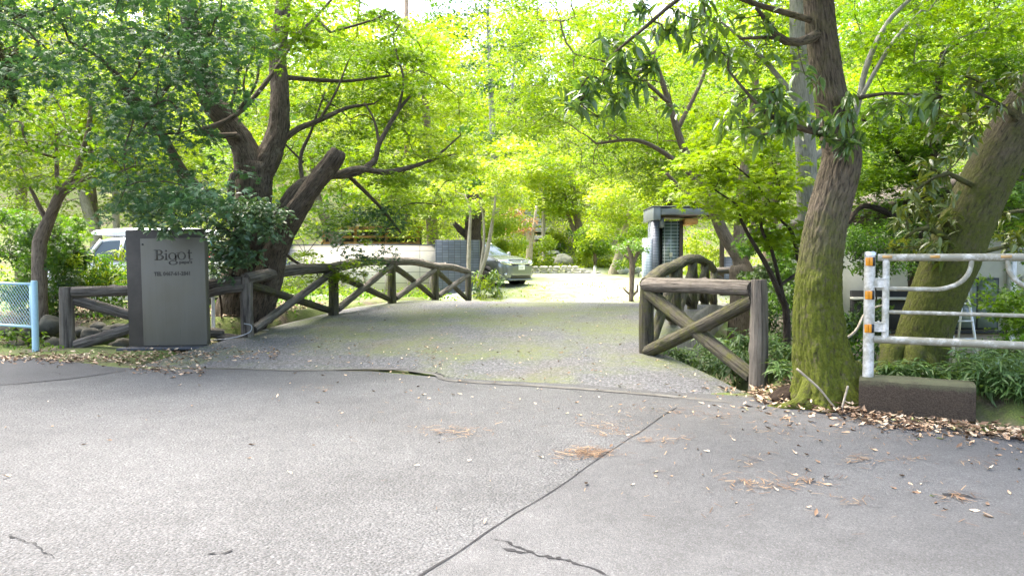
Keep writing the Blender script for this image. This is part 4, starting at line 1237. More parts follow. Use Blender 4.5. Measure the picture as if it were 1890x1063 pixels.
for x0, x1 in ((9.05, 9.95), (11.0, 12.2)):
    w = hb('window', x0, x1, 15.10, 15.195, 0.12, 1.18, M['steel_dark'])
    xm = (x0 + x1) / 2
    hb('pane', x0 + 0.04, xm - 0.02, 15.085, 15.098, 0.16, 0.62, M['house_pane'], w); hb('pane', xm + 0.02, x1 - 0.04, 15.085, 15.098, 0.16, 0.62, M['house_pane'], w)
    hb('pane', x0 + 0.04, xm - 0.02, 15.085, 15.098, 0.66, 1.14, M['house_pane'], w); hb('pane', xm + 0.02, x1 - 0.04, 15.085, 15.098, 0.66, 1.14, M['house_pane'], w)
hb('dark_opening', 6.95, 8.2, 15.10, 15.19, 0.12, 0.92, M['house_dark'])
hb('shelf', 6.9, 8.3, 14.9, 15.09, 0.74, 0.79, M['house_wall'])
hb('downpipe', 10.15, 10.27, 15.05, 15.17, -0.8, 2.2, M['plate'])
mb = MB(); mb.tube(catmull([(0.35, -0.45, 1.95), (0.7, -0.5, 2.15), (1.2, -0.5, 2.18), (1.7, -0.45, 1.95)], 16), 0.05, 8); mb.build('awning_arch', M['house_wall'], house, smooth=True)

ladder = thing('step_ladder', 'aluminium step ladder standing half hidden behind the leaning mossy trunk', 'ladder', (7.72, 12.8, gz(7.72, 12.8)))
Ht = 1.95
for sd in (-1, 1):
    mb = MB(); mb.tube([(sd * 0.24 + 0.02, -0.35, 0), (sd * 0.13, 0, Ht)], 0.022, 8); mb.build('front_rail', M['alu'], ladder)
    mb = MB(); mb.tube([(sd * 0.24 - 0.02, 0.42, 0), (sd * 0.13, 0.03, Ht)], 0.018, 8); mb.build('rear_leg', M['alu'], ladder)
for k in range(1, 7):
    u = k / 6.5
    mb = MB(); mb.box((0.01, -0.35 * (1 - u), Ht * u), (0.46 * (1 - u) + 0.25 * u, 0.07, 0.025)); mb.build('tread', M['alu'], ladder)
mb = MB(); mb.box((0, 0, Ht), (0.34, 0.12, 0.04)); mb.build('top_cap', M['alu'], ladder)

# ------------------------------------------------------------------ stones and garden
def rock(name, c, s, mat, label, cat='stone', group=None, seed=0, sub=3):
    import bmesh
    bm = bmesh.new(); bmesh.ops.create_icosphere(bm, subdivisions=sub, radius=1.0)
    o = Vector((seed * 5.1, seed * 2.3, 1.0))
    for v in bm.verts:
        d = v.co.normalized()
        k = 1 + 0.22 * mnoise.noise(d * 1.3 + o) + 0.10 * mnoise.noise(d * 3.2 + o) + 0.04 * mnoise.noise(d * 8 + o)
        v.co = Vector((d.x * s[0], d.y * s[1], d.z * s[2])) * k
    me = bpy.data.meshes.new(name); bm.to_mesh(me); bm.free()
    me.polygons.foreach_set('use_smooth', np.ones(len(me.polygons), dtype=bool)); me.materials.append(mat)
    ob = link(bpy.data.objects.new(name, me)); ob.location = c
    ob.rotation_euler = (0, 0, seed * 1.7)
    return tag(ob, label, cat, group)
k = 0
for px, py, w, h in ((30, 640, 30, 26), (58, 612, 34, 30), (92, 600, 40, 36), (100, 640, 26, 36), (150, 612, 26, 20), (168, 618, 30, 26), (182, 603, 26, 18), (200, 612, 30, 24), (222, 606, 30, 20), (226, 636, 28, 24), (212, 641, 20, 18), (16, 612, 28, 24), (-30, 620, 40, 34)):
    q = at(px, py, 13.15 + (0.25 if py < 615 else 0))
    rock('stone', q, (w / 104 * 0.55, 0.18, h / 104 * 0.52), M['rock'], 'mossy rounded stone in the low retaining bank left of the steel sign', 'stone', 'stones of the low bank left of the sign', k); k += 1
for px, py, D, w, lab in ((508, 604, 15.2, 0.16, 'small pale boulder between the railing post and the bridge paving'), (530, 598, 15.9, 0.24, 'larger whitish boulder under the first railing bay'), (555, 590, 16.6, 0.17, 'pale boulder farther along under the railing, nearest the second post'), (490, 618, 14.2, 0.15, 'greenish pale boulder tucked against the foot of the railing brace')):
    q = at(px, py, D); rock('boulder', q, (w, w * 0.8, w * 0.7), M['rock_pale'], lab, 'boulder', None, k); k += 1
rock('boulder', (3.25, 48.0, gz(3.25, 48) + 0.2), (0.85, 0.5, 0.50), M['rock_mid'], 'big rounded lichened boulder in the middle of the far garden bed', 'boulder', None, 31)
rock('boulder', at(1150, 500, 43.5), (0.45, 0.3, 0.26), M['rock_pale'], 'small pale boulder lying left of the pruned tree', 'boulder', None, 32)
rock('boulder', at(1172, 499, 44.5), (0.40, 0.3, 0.22), M['rock_pale'], 'low pale boulder just right of the pruned tree', 'boulder', None, 35)
import bmesh
sw = MB(); rs = random.Random(4)
def lump(mb, c, s, sd):
    bm = bmesh.new(); bmesh.ops.create_icosphere(bm, subdivisions=2, radius=1.0)
    o = Vector((sd * 3.3, sd * 1.9, 0))
    vs = []
    for v in bm.verts:
        q = v.co.normalized(); m_ = max(abs(q.x), abs(q.y), abs(q.z)); q = q * (0.55 + 0.45 / m_)
        k = 0.85 + 0.2 * mnoise.noise(q * 1.5 + o) + 0.1 * mnoise.noise(q * 4 + o)
        vs.append((c[0] + q.x * s[0] * k, c[1] + q.y * s[1] * k, c[2] + q.z * s[2] * k))
    mb.add(vs, [[v.index for v in f.verts] for f in bm.faces]); bm.free()
for row in range(3):
    x = -1.2 + row * 0.13
    while x < 5.0 - row * 0.5:
        w = rs.uniform(0.12, 0.34)
        lump(sw, (x + w, 45.25 + rs.uniform(-0.06, 0.06), gz(1, 44.9) + 0.06 + row * 0.17), (w, 0.2, rs.uniform(0.08, 0.14)), x * 7 + row); x += 2 * w * 0.92
tag(sw.build('stone_wall', M['rock_pale'], smooth=True, angle=60), 'low dry stone wall edging the garden bed beyond the courtyard', 'wall')
bl = thing('bollard_light', 'small white bollard light standing at the courtyard far edge', 'bollard', (*at(1098, 506, 44.4)[:2], gz(4.9, 44.4)))
mb = MB(); mb.tube([(0, 0, 0), (0, 0, 0.42)], 0.09, 14); mb.build('post', M['plate'], bl, smooth=True, angle=40)
mb = MB(); mb.tube([(0, 0, 0.42), (0, 0, 0.50)], [0.11, 0.07], 14); mb.build('cap', M['grey_metal'], bl, smooth=True, angle=40)
ln = thing('stone_lantern', 'tiny stone lantern just above the big garden boulder', 'lantern', (2.95, 49.2, gz(2.95, 49.2)))
mb = MB(); mb.tube([(0, 0, 0), (0, 0, 0.35)], [0.14, 0.10], 10); mb.build('base', M['rock_mid'], ln)
mb = MB(); mb.box((0, 0, 0.48), (0.30, 0.30, 0.24)); mb.build('light_box', M['rock_mid'], ln, bevel=0.02)
mb = MB(); mb.box((0, -0.152, 0.48), (0.14, 0.01, 0.13)); mb.build('opening', M['black'], ln)
mb = MB(); mb.tube([(0, 0, 0.6), (0, 0, 0.66), (0, 0, 0.8)], [0.33, 0.27, 0.03], 6); mb.build('roof', M['rock_mid'], ln)
st = thing('stone_steps', 'rough stone steps climbing the slope above the garden boulder', 'steps', (2.6, 52, gz(2.6, 52)))
for i in range(9):
    y = 52 + i * 1.15; x = 2.4 - 0.12 * i + 0.4 * math.sin(i)
    mb = MB(); mb.box((x - 2.6, y - 52, gz(x, y) + 0.17 - gz(2.6, 52)), (1.7, 0.7, 0.30), 0.08 * math.sin(i * 2)); mb.build('tread', M['rock_pale'], st, bevel=0.04)
up = at(750, 60, 44)
ut = thing('utility_pole', 'tall thin reddish brown pole rising above the trees into the pale sky', 'pole', (up[0], 44, 0.5))
mb = MB(); mb.tube([(0, 0, 0), (0, 0, 19)], [0.17, 0.13], 12); mb.build('shaft', M['bark_bg'], ut, smooth=True)
mb = MB(); mb.box((0, 0, 18.2), (1.6, 0.1, 0.1)); mb.build('cross_arm', M['grey_metal'], ut)

# ------------------------------------------------------------------ trees
def rw(wpx, D): return wpx / 2 / FPX * D
def tree(name, label, limbs, leaves, bark, leafmats, cat='tree', tips=None, group=None, rough=0.06, step=0.16, tipr=0.0055, trunk_fn=None, maxseg=26, sag=0.1, shift=True, lo=0):
    """limbs: list of [(px, py, D, width px) ...] traced along the photo; leaves(lv, tips); tips: sprays to reach with twigs"""
    sk = Skel(); first = True
    for lb_ in limbs:
        pts = [at(*q[:3]) for q in lb_]; rad = [rw(q[3], q[2]) for q in lb_]
        if first:
            g = gz(pts[0][0], pts[0][1]) - 0.08
            if pts[0][2] > g + 0.05:
                pts = [np.array([pts[0][0], pts[0][1], g])] + pts; rad = [rad[0] * 1.2] + rad
            else:
                pts[0][2] = min(pts[0][2], g)
            base = np.array(pts[0])
            sk.limb(pts, rad, step); first = False
        else:
            sk.limb(pts, rad, step)
    tips = tips or []
    if len(tips): sk.attach(tips, step=max(0.2, step), sag=sag, lo=lo)
    sk.finish(tipr)
    root = thing(name, label, cat, tuple(base), 0, group)
    inv = Matrix.Translation(Vector(-base))
    tr = sk.build('trunk', bark, root, rough, maxseg=maxseg)
    if trunk_fn: trunk_fn(root)
    tr.data.transform(inv)
    if leaves:
        lv = Leaves(); leaves(lv, tips)
        cr = lv.build('crown', leafmats, root); cr.data.transform(inv)
    return root, base

def jt(t, a=0.1): return t + rng.normal(0, a, 3)
# --- old maple left
def in_m1(x, y):
    if y < 150: return True
    if 215 < x < 430: return y < 400 and y > x * 0.2 + 80
    return x < 230 and y < 190 and rng.random() < 0.7
t_dark = region(-160, -120, 470, 410, 9.3, 13.2, 190, lambda x, y: in_m1(x, y) and not (300 < x < 470 and 190 < y < 330 and rng.random() < 0.6))
t_dark += region(-160, -420, 520, -100, 9.0, 14, 70) + region(300, -40, 420, 130, 12.2, 13.4, 12)
t_front = region(420, -60, 600, 105, 12.6, 14.0, 20)
t_mid = region(430, -120, 740, 120, 14.9, 18, 54) + region(560, 60, 790, 330, 15.2, 18, 44) + region(400, 120, 620, 330, 15.2, 18, 30)
t_mid += region(480, 400, 560, 450, 14.5, 17, 4) + region(560, 350, 660, 420, 15, 17.5, 9) + region(420, -500, 900, -120, 12, 19, 60)
t_lim = region(640, 130, 860, 330, 15.8, 19, 50) + region(500, 465, 690, 520, 15.5, 17.0, 14) + region(640, 290, 860, 400, 16, 20, 26) + region(700, 30, 860, 160, 16, 20, 24)
t_hang = region(600, 380, 770, 440, 15.5, 17, 16) + [at(655, 470, 16), at(690, 480, 16), at(710, 462, 16), at(640, 455, 16)]
def lv_m1(lv, tips):
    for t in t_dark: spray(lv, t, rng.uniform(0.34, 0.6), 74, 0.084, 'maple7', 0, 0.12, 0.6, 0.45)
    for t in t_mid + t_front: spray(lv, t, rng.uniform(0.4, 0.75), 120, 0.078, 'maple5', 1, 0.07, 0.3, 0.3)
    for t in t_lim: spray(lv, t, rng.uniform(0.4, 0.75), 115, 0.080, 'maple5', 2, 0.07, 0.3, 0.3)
    for t in t_hang: spray(lv, t, rng.uniform(0.3, 0.5), 90, 0.075, 'maple5', 0)
M1 = [
    [(440, 640, 14.6, 96), (440, 600, 14.6, 84), (448, 540, 14.6, 80), (455, 480, 14.55, 74), (464, 430, 14.5, 64), (470, 380, 14.5, 60), (470, 335, 14.5, 66), (472, 300, 14.5, 60)],
    [(468, 330, 14.5, 62), (448, 268, 14.4, 46), (420, 225, 14.3, 42), (392, 190, 14.2, 40), (375, 150, 14.1, 38), (362, 105, 14.0, 34), (350, 40, 13.9, 30), (330, -80, 13.8, 22), (290, -240, 13.5, 14)],
    [(480, 320, 14.5, 50), (502, 275, 14.55, 44), (514, 235, 14.6, 36), (517, 170, 14.7, 32), (512, 105, 14.8, 30), (520, 30, 14.9, 26), (535, -100, 15.1, 20), (560, -300, 15.4, 12)],
    [(470, 600, 14.5, 50), (492, 520, 14.35, 52), (512, 455, 14.2, 42), (545, 392, 14.05, 38), (585, 335, 13.9, 34), (618, 292, 13.8, 35), (625, 278, 13.8, 26)],
    [(498, 430, 14.4, 20), (530, 372, 14.5, 26), (556, 342, 14.6, 24), (600, 325, 14.7, 14), (650, 322, 14.8, 12), (690, 298, 15, 11), (700, 265, 15.1, 9), (735, 205, 15.5, 7), (760, 175, 15.8, 4)],
    [(610, 325, 14.0, 14), (660, 312, 14.4, 12), (710, 318, 15, 11), (760, 308, 15.6, 8), (800, 295, 16.2, 5), (840, 285, 16.8, 3)],
    [(440, 410, 14.4, 26), (400, 382, 13.9, 22), (360, 345, 13.4, 22), (335, 315, 13.0, 20), (310, 268, 12.7, 15), (275, 215, 12.4, 14), (225, 150, 12.1, 12), (190, 112, 11.9, 8)],
    [(292, 240, 12.55, 10), (250, 205, 12.4, 12), (215, 140, 12.2, 9), (185, 105, 12, 6)],
    [(275, 215, 12.4, 10), (305, 165, 12.3, 10), (330, 140, 12.3, 7), (345, 100, 12.2, 4)],
    [(435, 250, 13.9, 12), (400, 250, 13.6, 10), (360, 244, 13.4, 12)],
    [(362, 244, 13.4, 12), (415, 225, 13.6, 10), (455, 195, 13.8, 9), (500, 140, 14.1, 8), (530, 95, 14.3, 6), (560, 50, 14.6, 4)],
    [(518, 262, 14.6, 13), (550, 238, 14.7, 11), (590, 222, 14.9, 9), (640, 200, 15.3, 7), (690, 192, 15.7, 4)],
    [(514, 142, 14.7, 12), (560, 146, 15, 8), (640, 150, 15.5, 6), (720, 140, 16.2, 4)],
    [(515, 110, 14.7, 12), (545, 70, 14.9, 9), (585, 30, 15.2, 6), (620, -10, 15.6, 4)],
    [(560, 345, 14.6, 10), (555, 290, 14.8, 7), (575, 240, 15.0, 5), (600, 170, 15.4, 3)],
    [(640, 322, 14.8, 9), (700, 380, 15.6, 6), (740, 430, 16.0, 4)],
    [(735, 205, 15.5, 6), (745, 150, 15.7, 4), (735, 110, 15.8, 3)], [(700, 265, 15.1, 6), (690, 220, 15.2, 4), (672, 190, 15.3, 3)],
    [(800, 295, 16.2, 5), (850, 250, 16.4, 3)], [(590, 222, 14.9, 6), (620, 170, 15.0, 4), (640, 120, 15.2, 3)], [(610, 60, 15.2, 5), (680, 40, 15.4, 4), (730, 20, 15.6, 3)],
    [(455, 195, 13.8, 6), (450, 150, 13.8, 4), (470, 90, 13.9, 3)], [(430, 215, 13.7, 6), (470, 160, 13.8, 5), (480, 110, 13.8, 3)], [(420, 225, 14.2, 6), (440, 130, 14.3, 4), (435, 60, 14.4, 3)],
    [(480, 330, 14.3, 9), (432, 320, 14.0, 12), (425, 370, 13.9, 14)], [(560, 300, 14.8, 5), (530, 270, 14.8, 4), (515, 250, 14.8, 3)],
    [(500, 440, 14.2, 8), (540, 480, 15.0, 6), (580, 500, 15.8, 4)],
]
tree('maple_tree', 'old maple with a dark forked trunk and one sawn off limb behind the steel sign', M1, lv_m1, M['bark_maple'], [M['lf_near'], M['lf_mid'], M['lf_lime']], 'maple tree', t_dark + t_front + t_mid + t_lim + t_hang, rough=0.10, step=0.14)

# --- evergreen with an upright mossy trunk
def hero_trunk(spec, bark, roots, seed, name='trunk', spread=(), vf=4.6, amp=1.5, knots=()):
    """closely sampled trunk with bark ridges and spreading roots"""
    def fn(root):
        base = np.array(root.location)
        pts = [at(*q[:3]) for q in spec]; rad = [rw(q[3], q[2]) for q in spec]
        L = sum(np.linalg.norm(pts[i + 1] - pts[i]) for i in range(len(pts) - 1))
        n = int(L / 0.022)
        path = catmull(pts, n)
        rr = np.interp(np.linspace(0, len(pts) - 1, n), np.arange(len(pts)), rad)
        o = Vector((seed * 3.1, seed, 0))
        KN = [(Vector(at(*k[:3])), k[3], k[4]) for k in knots]
        def dsp(p, d, a, v, r):
            e = 1.0
            for ra, amp, hh in roots:
                da = (a - ra + math.pi) % (2 * math.pi) - math.pi
                e += amp * math.exp(-da * da / 0.16) * math.exp(-v / hh)
            q = Vector((math.cos(a) * 6.5, math.sin(a) * 6.5, v * vf)) + o
            wv = mnoise.noise(q * 0.45)
            c = mnoise.cell_vector(q) if False else None
            qq = Vector((math.cos(a) * 4.6, math.sin(a) * 4.6, v * vf)) + o
            qq = qq + Vector((mnoise.noise(qq * 1.1), mnoise.noise(qq * 1.1 + Vector((7, 0, 0))), mnoise.noise(qq * 1.1 + Vector((0, 9, 0))))) * 0.45
            dd = mnoise.voronoi(qq)[0]
            ridge = 0.070 * min(dd[1] - dd[0], 0.32) / 0.32 + 0.03 * mnoise.noise(qq * 3.0)
            big = 0.07 * mnoise.noise(Vector((math.cos(a) * 1.4, math.sin(a) * 1.4, v * 0.9)) + o)
            kk = 0.0
            for kp, ka, ks in KN:
                q2 = ((p + d * r + Vector(base)) - kp).length_squared / (ks * ks)
                kk += ka * (math.exp(-q2) - 0.9 * math.exp(-q2 * 7))
            return r * (0.86 + ridge * amp + 0.7 * big) * e + kk
        mb = MB(); mb.tube([q - base for q in path], list(rr), 170, 0, dsp)
        mb.build(name, bark, root, smooth=True)
        mb = MB()
        for ra, ln, r0 in spread:
            q = []; rr2 = []
            for i in range(15):
                u = i / 14
                an = ra + 0.35 * math.sin(u * 3 + ra * 2)
                dd = rad[1] * 0.55 + ln * u
                x, y = math.cos(an) * dd, math.sin(an) * dd
                wx, wy = base[0] + x, base[1] + y
                hh = gz(wx, wy) - base[2]
                q.append((x, y, max(hh, 0.02) + 0.34 * (1 - u) ** 2.2 - 0.02 - 0.05 * u))
                rr2.append(r0 * (1 - 0.75 * u) + 0.012)
            def dr(p, d, a, v, r):
                return r * (1 + 0.22 * mnoise.noise(Vector((p.x * 9 + d.x, p.y * 9 + d.y, p.z * 9 + d.z))) + 0.12 * mnoise.noise(Vector((math.cos(a) * 4, math.sin(a) * 4, v * 7))))
            mb.tube(q, rr2, 22, 0, dr)
        mb.build('roots', bark, root, smooth=True)
    return fn
A_spec = [(1530, 742, 7.75, 120), (1522, 690, 7.75, 108), (1514, 640, 7.75, 104), (1509, 560, 7.72, 94), (1515, 480, 7.7, 86), (1528, 400, 7.7, 82), (1545, 335, 7.7, 80), (1554, 285, 7.7, 76), (1543, 240, 7.7, 66), (1533, 180, 7.7, 64), (1521, 100, 7.7, 61), (1511, 0, 7.7, 58), (1500, -160, 7.75, 52), (1490, -360, 7.8, 44), (1480, -560, 7.9, 34)]
A_limbs = [[q[:3] + (q[3] * 0.7,) for q in A_spec],
    [(1515, 60, 7.7, 22), (1480, 78, 7.4, 16), (1440, 72, 7.2, 14), (1415, 40, 7.1, 9), (1395, 15, 7.0, 6)],
    [(1470, 78, 7.35, 10), (1420, 70, 7.1, 7), (1365, 72, 6.9, 5)],
    [(1530, 245, 7.6, 20), (1490, 238, 7.3, 16), (1440, 222, 7.1, 11), (1410, 205, 7.0, 7), (1360, 150, 6.9, 5)],
    [(1560, 190, 7.7, 10), (1590, 180, 7.6, 8), (1650, 172, 7.5, 5), (1740, 180, 7.4, 4)],
    [(1505, 40, 7.7, 14), (1400, 10, 7.2, 11), (1290, -20, 6.9, 9), (1180, 60, 6.8, 6), (1120, 110, 6.8, 4)],
    [(1490, -160, 7.7, 26), (1350, -330, 7.2, 18), (1150, -480, 6.5, 9)], [(1500, -200, 7.7, 26), (1680, -360, 7.0, 18), (1850, -480, 6.5, 9)],
    [(1485, -360, 7.8, 24), (1450, -600, 6.6, 14), (1400, -800, 5.6, 7)], [(1480, -400, 7.8, 24), (1500, -640, 9.2, 14), (1560, -800, 10.6, 7)]]
t_oak = region(1035, 140, 1180, 200, 6.7, 7.1, 15) + region(1100, 70, 1210, 150, 6.7, 7.1, 13) + region(1180, 0, 1330, 70, 6.7, 7.2, 12) + region(1290, 30, 1420, 130, 6.8, 7.2, 11) + region(1330, 160, 1480, 240, 6.9, 7.4, 18) + region(1400, 190, 1500, 260, 6.9, 7.4, 10) + region(1500, 215, 1585, 270, 7.1, 7.4, 10) + region(1540, 165, 1640, 215, 7.3, 7.7, 6) + region(1660, 160, 1760, 200, 7.2, 7.6, 5) + region(1210, 170, 1260, 200, 6.8, 7.0, 1) + [at(1500, 150, 7.35), at(1480, 120, 7.4), at(1105, 215, 6.8), at(1150, 175, 6.8)]
t_oak_top = region(900, -1100, 2050, -120, 5.2, 10.5, 150)
def lv_A(lv, tips):
    for t in t_oak: whorl(lv, t, rng.normal(0, 0.5, 3) + np.array([-0.4, -0.2, -0.1]), 12, 0.155, 'long', 0, 0.4)
    for t in t_oak_top: ball(lv, t, rng.uniform(0.35, 0.7), 110, 0.15, 'quad', 0, (1, 1, 0.6))
tree('evergreen_tree', 'upright mossy trunk with swollen root foot and glossy drooping leaves, left of the barrier post', A_limbs, lv_A, M['bark_moss'], [M['lf_oak']], 'evergreen tree', t_oak + t_oak_top,
     trunk_fn=hero_trunk(A_spec, M['bark_moss'], [(0.1, 0.75, 0.42), (1.3, 0.45, 0.3), (2.6, 0.6, 0.35), (3.9, 0.6, 0.38), (5.2, 0.7, 0.4)], 1, 'main_stem', [(-0.15, 0.62, 0.13), (-0.95, 0.42, 0.10), (-1.7, 0.25, 0.09), (-2.5, 0.36, 0.10), (3.3, 0.5, 0.10), (0.6, 0.6, 0.12)], knots=[(1506, 388, 7.47, 0.07, 0.07), (1502, 430, 7.47, 0.06, 0.06), (1512, 526, 7.46, 0.05, 0.09), (1545, 180, 7.5, 0.04, 0.06)]))
# --- evergreen leaning to the right
B_spec = [(1672, 770, 8.15, 134), (1688, 705, 8.12, 116), (1700, 640, 8.1, 106), (1724, 560, 8.05, 103), (1757, 480, 8.0, 108), (1790, 400, 7.95, 104), (1838, 300, 7.9, 100), (1888, 215, 7.85, 96), (1945, 130, 7.8, 92), (2010, 20, 7.75, 86), (2080, -120, 7.7, 74), (2140, -320, 7.6, 58)]
B_limbs = [[q[:3] + (q[3] * 0.7,) for q in B_spec],
    [(1880, 225, 7.7, 14), (1850, 195, 7.5, 8), (1800, 170, 7.4, 5)], [(1770, 330, 7.6, 12), (1740, 320, 7.5, 7), (1690, 350, 7.4, 4)], [(1730, 430, 7.7, 12), (1700, 420, 7.5, 8), (1670, 440, 7.5, 5)],
    [(1800, 420, 8.2, 12), (1850, 395, 8.4, 8), (1920, 385, 8.6, 5)], [(1790, 470, 8.2, 10), (1860, 455, 8.4, 7), (1930, 440, 8.6, 5)],
    [(2080, -120, 7.7, 40), (1950, -350, 7.0, 26), (1800, -550, 6.0, 12)], [(2130, -280, 7.6, 34), (2300, -500, 7.0, 18), (2400, -700, 6.2, 9)]]
t_ol = region(1690, 300, 1760, 470, 7.4, 7.9, 24) + region(1640, 330, 1720, 470, 7.5, 8.0, 18) + region(1760, 140, 1880, 230, 7.3, 7.6, 12) + region(1840, 380, 1890, 470, 8.3, 8.7, 9) + region(1700, 200, 1800, 300, 7.4, 7.7, 10)
t_ol_top = region(1500, -1100, 2500, -150, 5.5, 9, 110)
def lv_B(lv, tips):
    for t in t_ol: whorl(lv, t, rng.normal(0, 0.5, 3) + np.array([-0.5, -0.2, 0.1]), 10, 0.135, 'long', 0, 0.35)
    for t in t_ol_top: ball(lv, t, rng.uniform(0.4, 0.7), 100, 0.15, 'quad', 1, (1, 1, 0.6))
tree('evergreen_tree', 'thick rough mossy trunk leaning right behind the white barrier, with olive long leaves', B_limbs, lv_B, M['bark_lean'], [M['lf_olive'], M['lf_oak']], 'evergreen tree', t_ol + t_ol_top,
     trunk_fn=hero_trunk(B_spec, M['bark_lean'], [(0.3, 0.3, 0.25), (1.7, 0.25, 0.25), (3.2, 0.3, 0.25), (4.6, 0.3, 0.25)], 2, 'main_stem', [(-2.9, 0.6, 0.13), (-1.9, 0.4, 0.12), (-1.0, 0.45, 0.11), (0.0, 0.5, 0.11)], 8.0, 1.9, [(1815, 235, 7.6, 0.10, 0.09), (1845, 240, 7.5, 0.09, 0.08), (1740, 300, 7.7, 0.07, 0.08)]))
# --- pale grey trunk just behind
G_spec = [[(1497, 640, 11.6, 40), (1492, 500, 11.6, 38), (1490, 380, 11.6, 37), (1486, 250, 11.6, 36), (1478, 120, 11.6, 34), (1474, 0, 11.6, 32), (1470, -200, 11.6, 28), (1460, -500, 11.6, 18)],
    [(1492, 300, 11.6, 14), (1570, 230, 11.9, 12), (1600, 120, 12.1, 11), (1640, 40, 12.3, 9), (1690, -10, 12.5, 6)], [(1560, 235, 11.9, 9), (1640, 90, 12.0, 8), (1700, 20, 12.3, 4)], [(1484, 200, 11.6, 12), (1400, 100, 11.4, 8), (1330, 40, 11.2, 4)]]
t_g = region(1560, -60, 1890, 130, 11.5, 14, 40) + region(1250, -100, 1500, 120, 11, 13.5, 36) + region(1300, -600, 1900, -80, 10, 14, 70)
tree('grey_barked_tree', 'slim pale grey trunk rising straight behind the upright mossy trunk', G_spec, lambda lv, tips: [spray(lv, t, rng.uniform(0.45, 0.75), 95, 0.085, 'maple5', int(rng.random() < 0.5), 0.08, 0.35) for t in t_g], M['bark_grey'], [M['lf_mid'], M['lf_lime']], 'tree', t_g)
# --- low bright maple with thin twigs in front of it
U = [[(1452, 590, 10.6, 13), (1440, 545, 10.5, 12), (1415, 490, 10.4, 9), (1385, 440, 10.3, 7), (1365, 400, 10.2, 6), (1362, 380, 10.2, 4), (1318, 350, 10.1, 3)], [(1448, 560, 10.5, 9), (1425, 465, 10.5, 7), (1405, 420, 10.5, 6), (1415, 375, 10.5, 4)],
     [(1478, 500, 10.9, 9), (1462, 430, 10.8, 8), (1440, 405, 10.7, 6), (1400, 345, 10.6, 4), (1350, 300, 10.5, 3)], [(1430, 400, 10.6, 5), (1440, 350, 10.7, 4), (1425, 300, 10.8, 3)]]
t_u = region(1260, 265, 1480, 340, 9.6, 11.5, 30) + region(1310, 340, 1450, 400, 9.8, 11.5, 20) + region(1270, 340, 1320, 375, 9.6, 10.6, 3) + region(1380, 390, 1470, 470, 10.4, 11.6, 10) + region(1270, 190, 1460, 270, 10, 12, 14)
tree('maple_sapling', 'low bright green maple spreading thin twigs between the log railing and the mossy trunk', U, lambda lv, tips: [spray(lv, t, rng.uniform(0.28, 0.5), 60, 0.085, 'maple7', 0, 0.10, 0.35, 0.2) for t in t_u], M['bark_dark'], [M['lf_lime']], 'maple tree', t_u, tipr=0.003)
# --- fan stemmed maple behind the far end of the right railing
F = [[(1368, 540, 20, 40), (1368, 500, 20, 44), (1366, 480, 20, 26), (1335, 430, 20, 22), (1300, 350, 19.8, 18), (1260, 270, 19.6, 14), (1235, 190, 19.4, 11), (1205, 100, 19.2, 8)], [(1366, 490, 20, 28), (1366, 420, 20.2, 22), (1372, 330, 20.4, 18), (1390, 200, 20.6, 14), (1400, 60, 20.8, 9)],
     [(1370, 490, 20, 18), (1386, 440, 20, 16), (1405, 380, 20, 12), (1440, 300, 20, 8)], [(1300, 350, 19.8, 13), (1250, 300, 19.5, 10), (1180, 260, 19.0, 7), (1100, 265, 18.5, 4)], [(1250, 240, 19.5, 9), (1290, 160, 19.4, 7), (1320, 80, 19.4, 4)], [(1235, 190, 19.4, 8), (1160, 130, 18.6, 6), (1060, 100, 18, 3)],
     [(1320, 390, 19.9, 14), (1280, 370, 19.4, 9), (1230, 320, 19.0, 6)]]
t_f = region(900, 0, 1180, 250, 17.5, 22, 130) + region(1000, 200, 1330, 330, 19.9, 22.5, 72) + region(1180, 40, 1460, 250, 19.9, 23, 60) + region(1180, 290, 1330, 370, 20, 21.5, 18) + region(880, -350, 1500, 0, 15, 22, 90)
tree('maple_tree', 'wide bright maple with several leaning stems behind the far end of the right railing', F, lambda lv, tips: [spray(lv, t, rng.uniform(0.5, 0.9), 120, 0.095, 'tri3', 0 if rng.random() < 0.75 else 1, 0.08, 0.3, 0.25) for t in t_f], M['bark_bg'], [M['lf_lime'], M['lf_mid']], 'maple tree', t_f)
# --- dark leafy maple behind the barrier
Dk = [[(1700, 600, 14, 30), (1690, 480, 14, 28), (1700, 360, 14, 24), (1720, 240, 14, 18), (1740, 100, 14, 10)], [(1690, 420, 14, 14), (1600, 380, 13.6, 10), (1560, 420, 13.4, 5)], [(1700, 340, 14, 12), (1640, 260, 13.6, 8), (1590, 220, 13.4, 4)], [(1710, 300, 14, 12), (1790, 200, 13.6, 8), (1860, 120, 13.4, 4)]]
t_dk = region(1560, 180, 1720, 420, 13.0, 15, 56) + region(1680, 100, 1960, 300, 12.5, 15.5, 60) + region(1820, 300, 2000, 480, 11.5, 14, 40) + region(1560, -100, 2000, 120, 13.5, 17, 60)
tree('maple_tree', 'dense deep green maple filling the gap behind the leaning mossy trunk', Dk, lambda lv, tips: [spray(lv, t, rng.uniform(0.4, 0.75), 115, 0.085, 'maple5', int(rng.random() < 0.3), 0.08, 0.35) for t in t_dk], M['bark_dark'], [M['lf_mid'], M['lf_bush']], 'maple tree', t_dk)
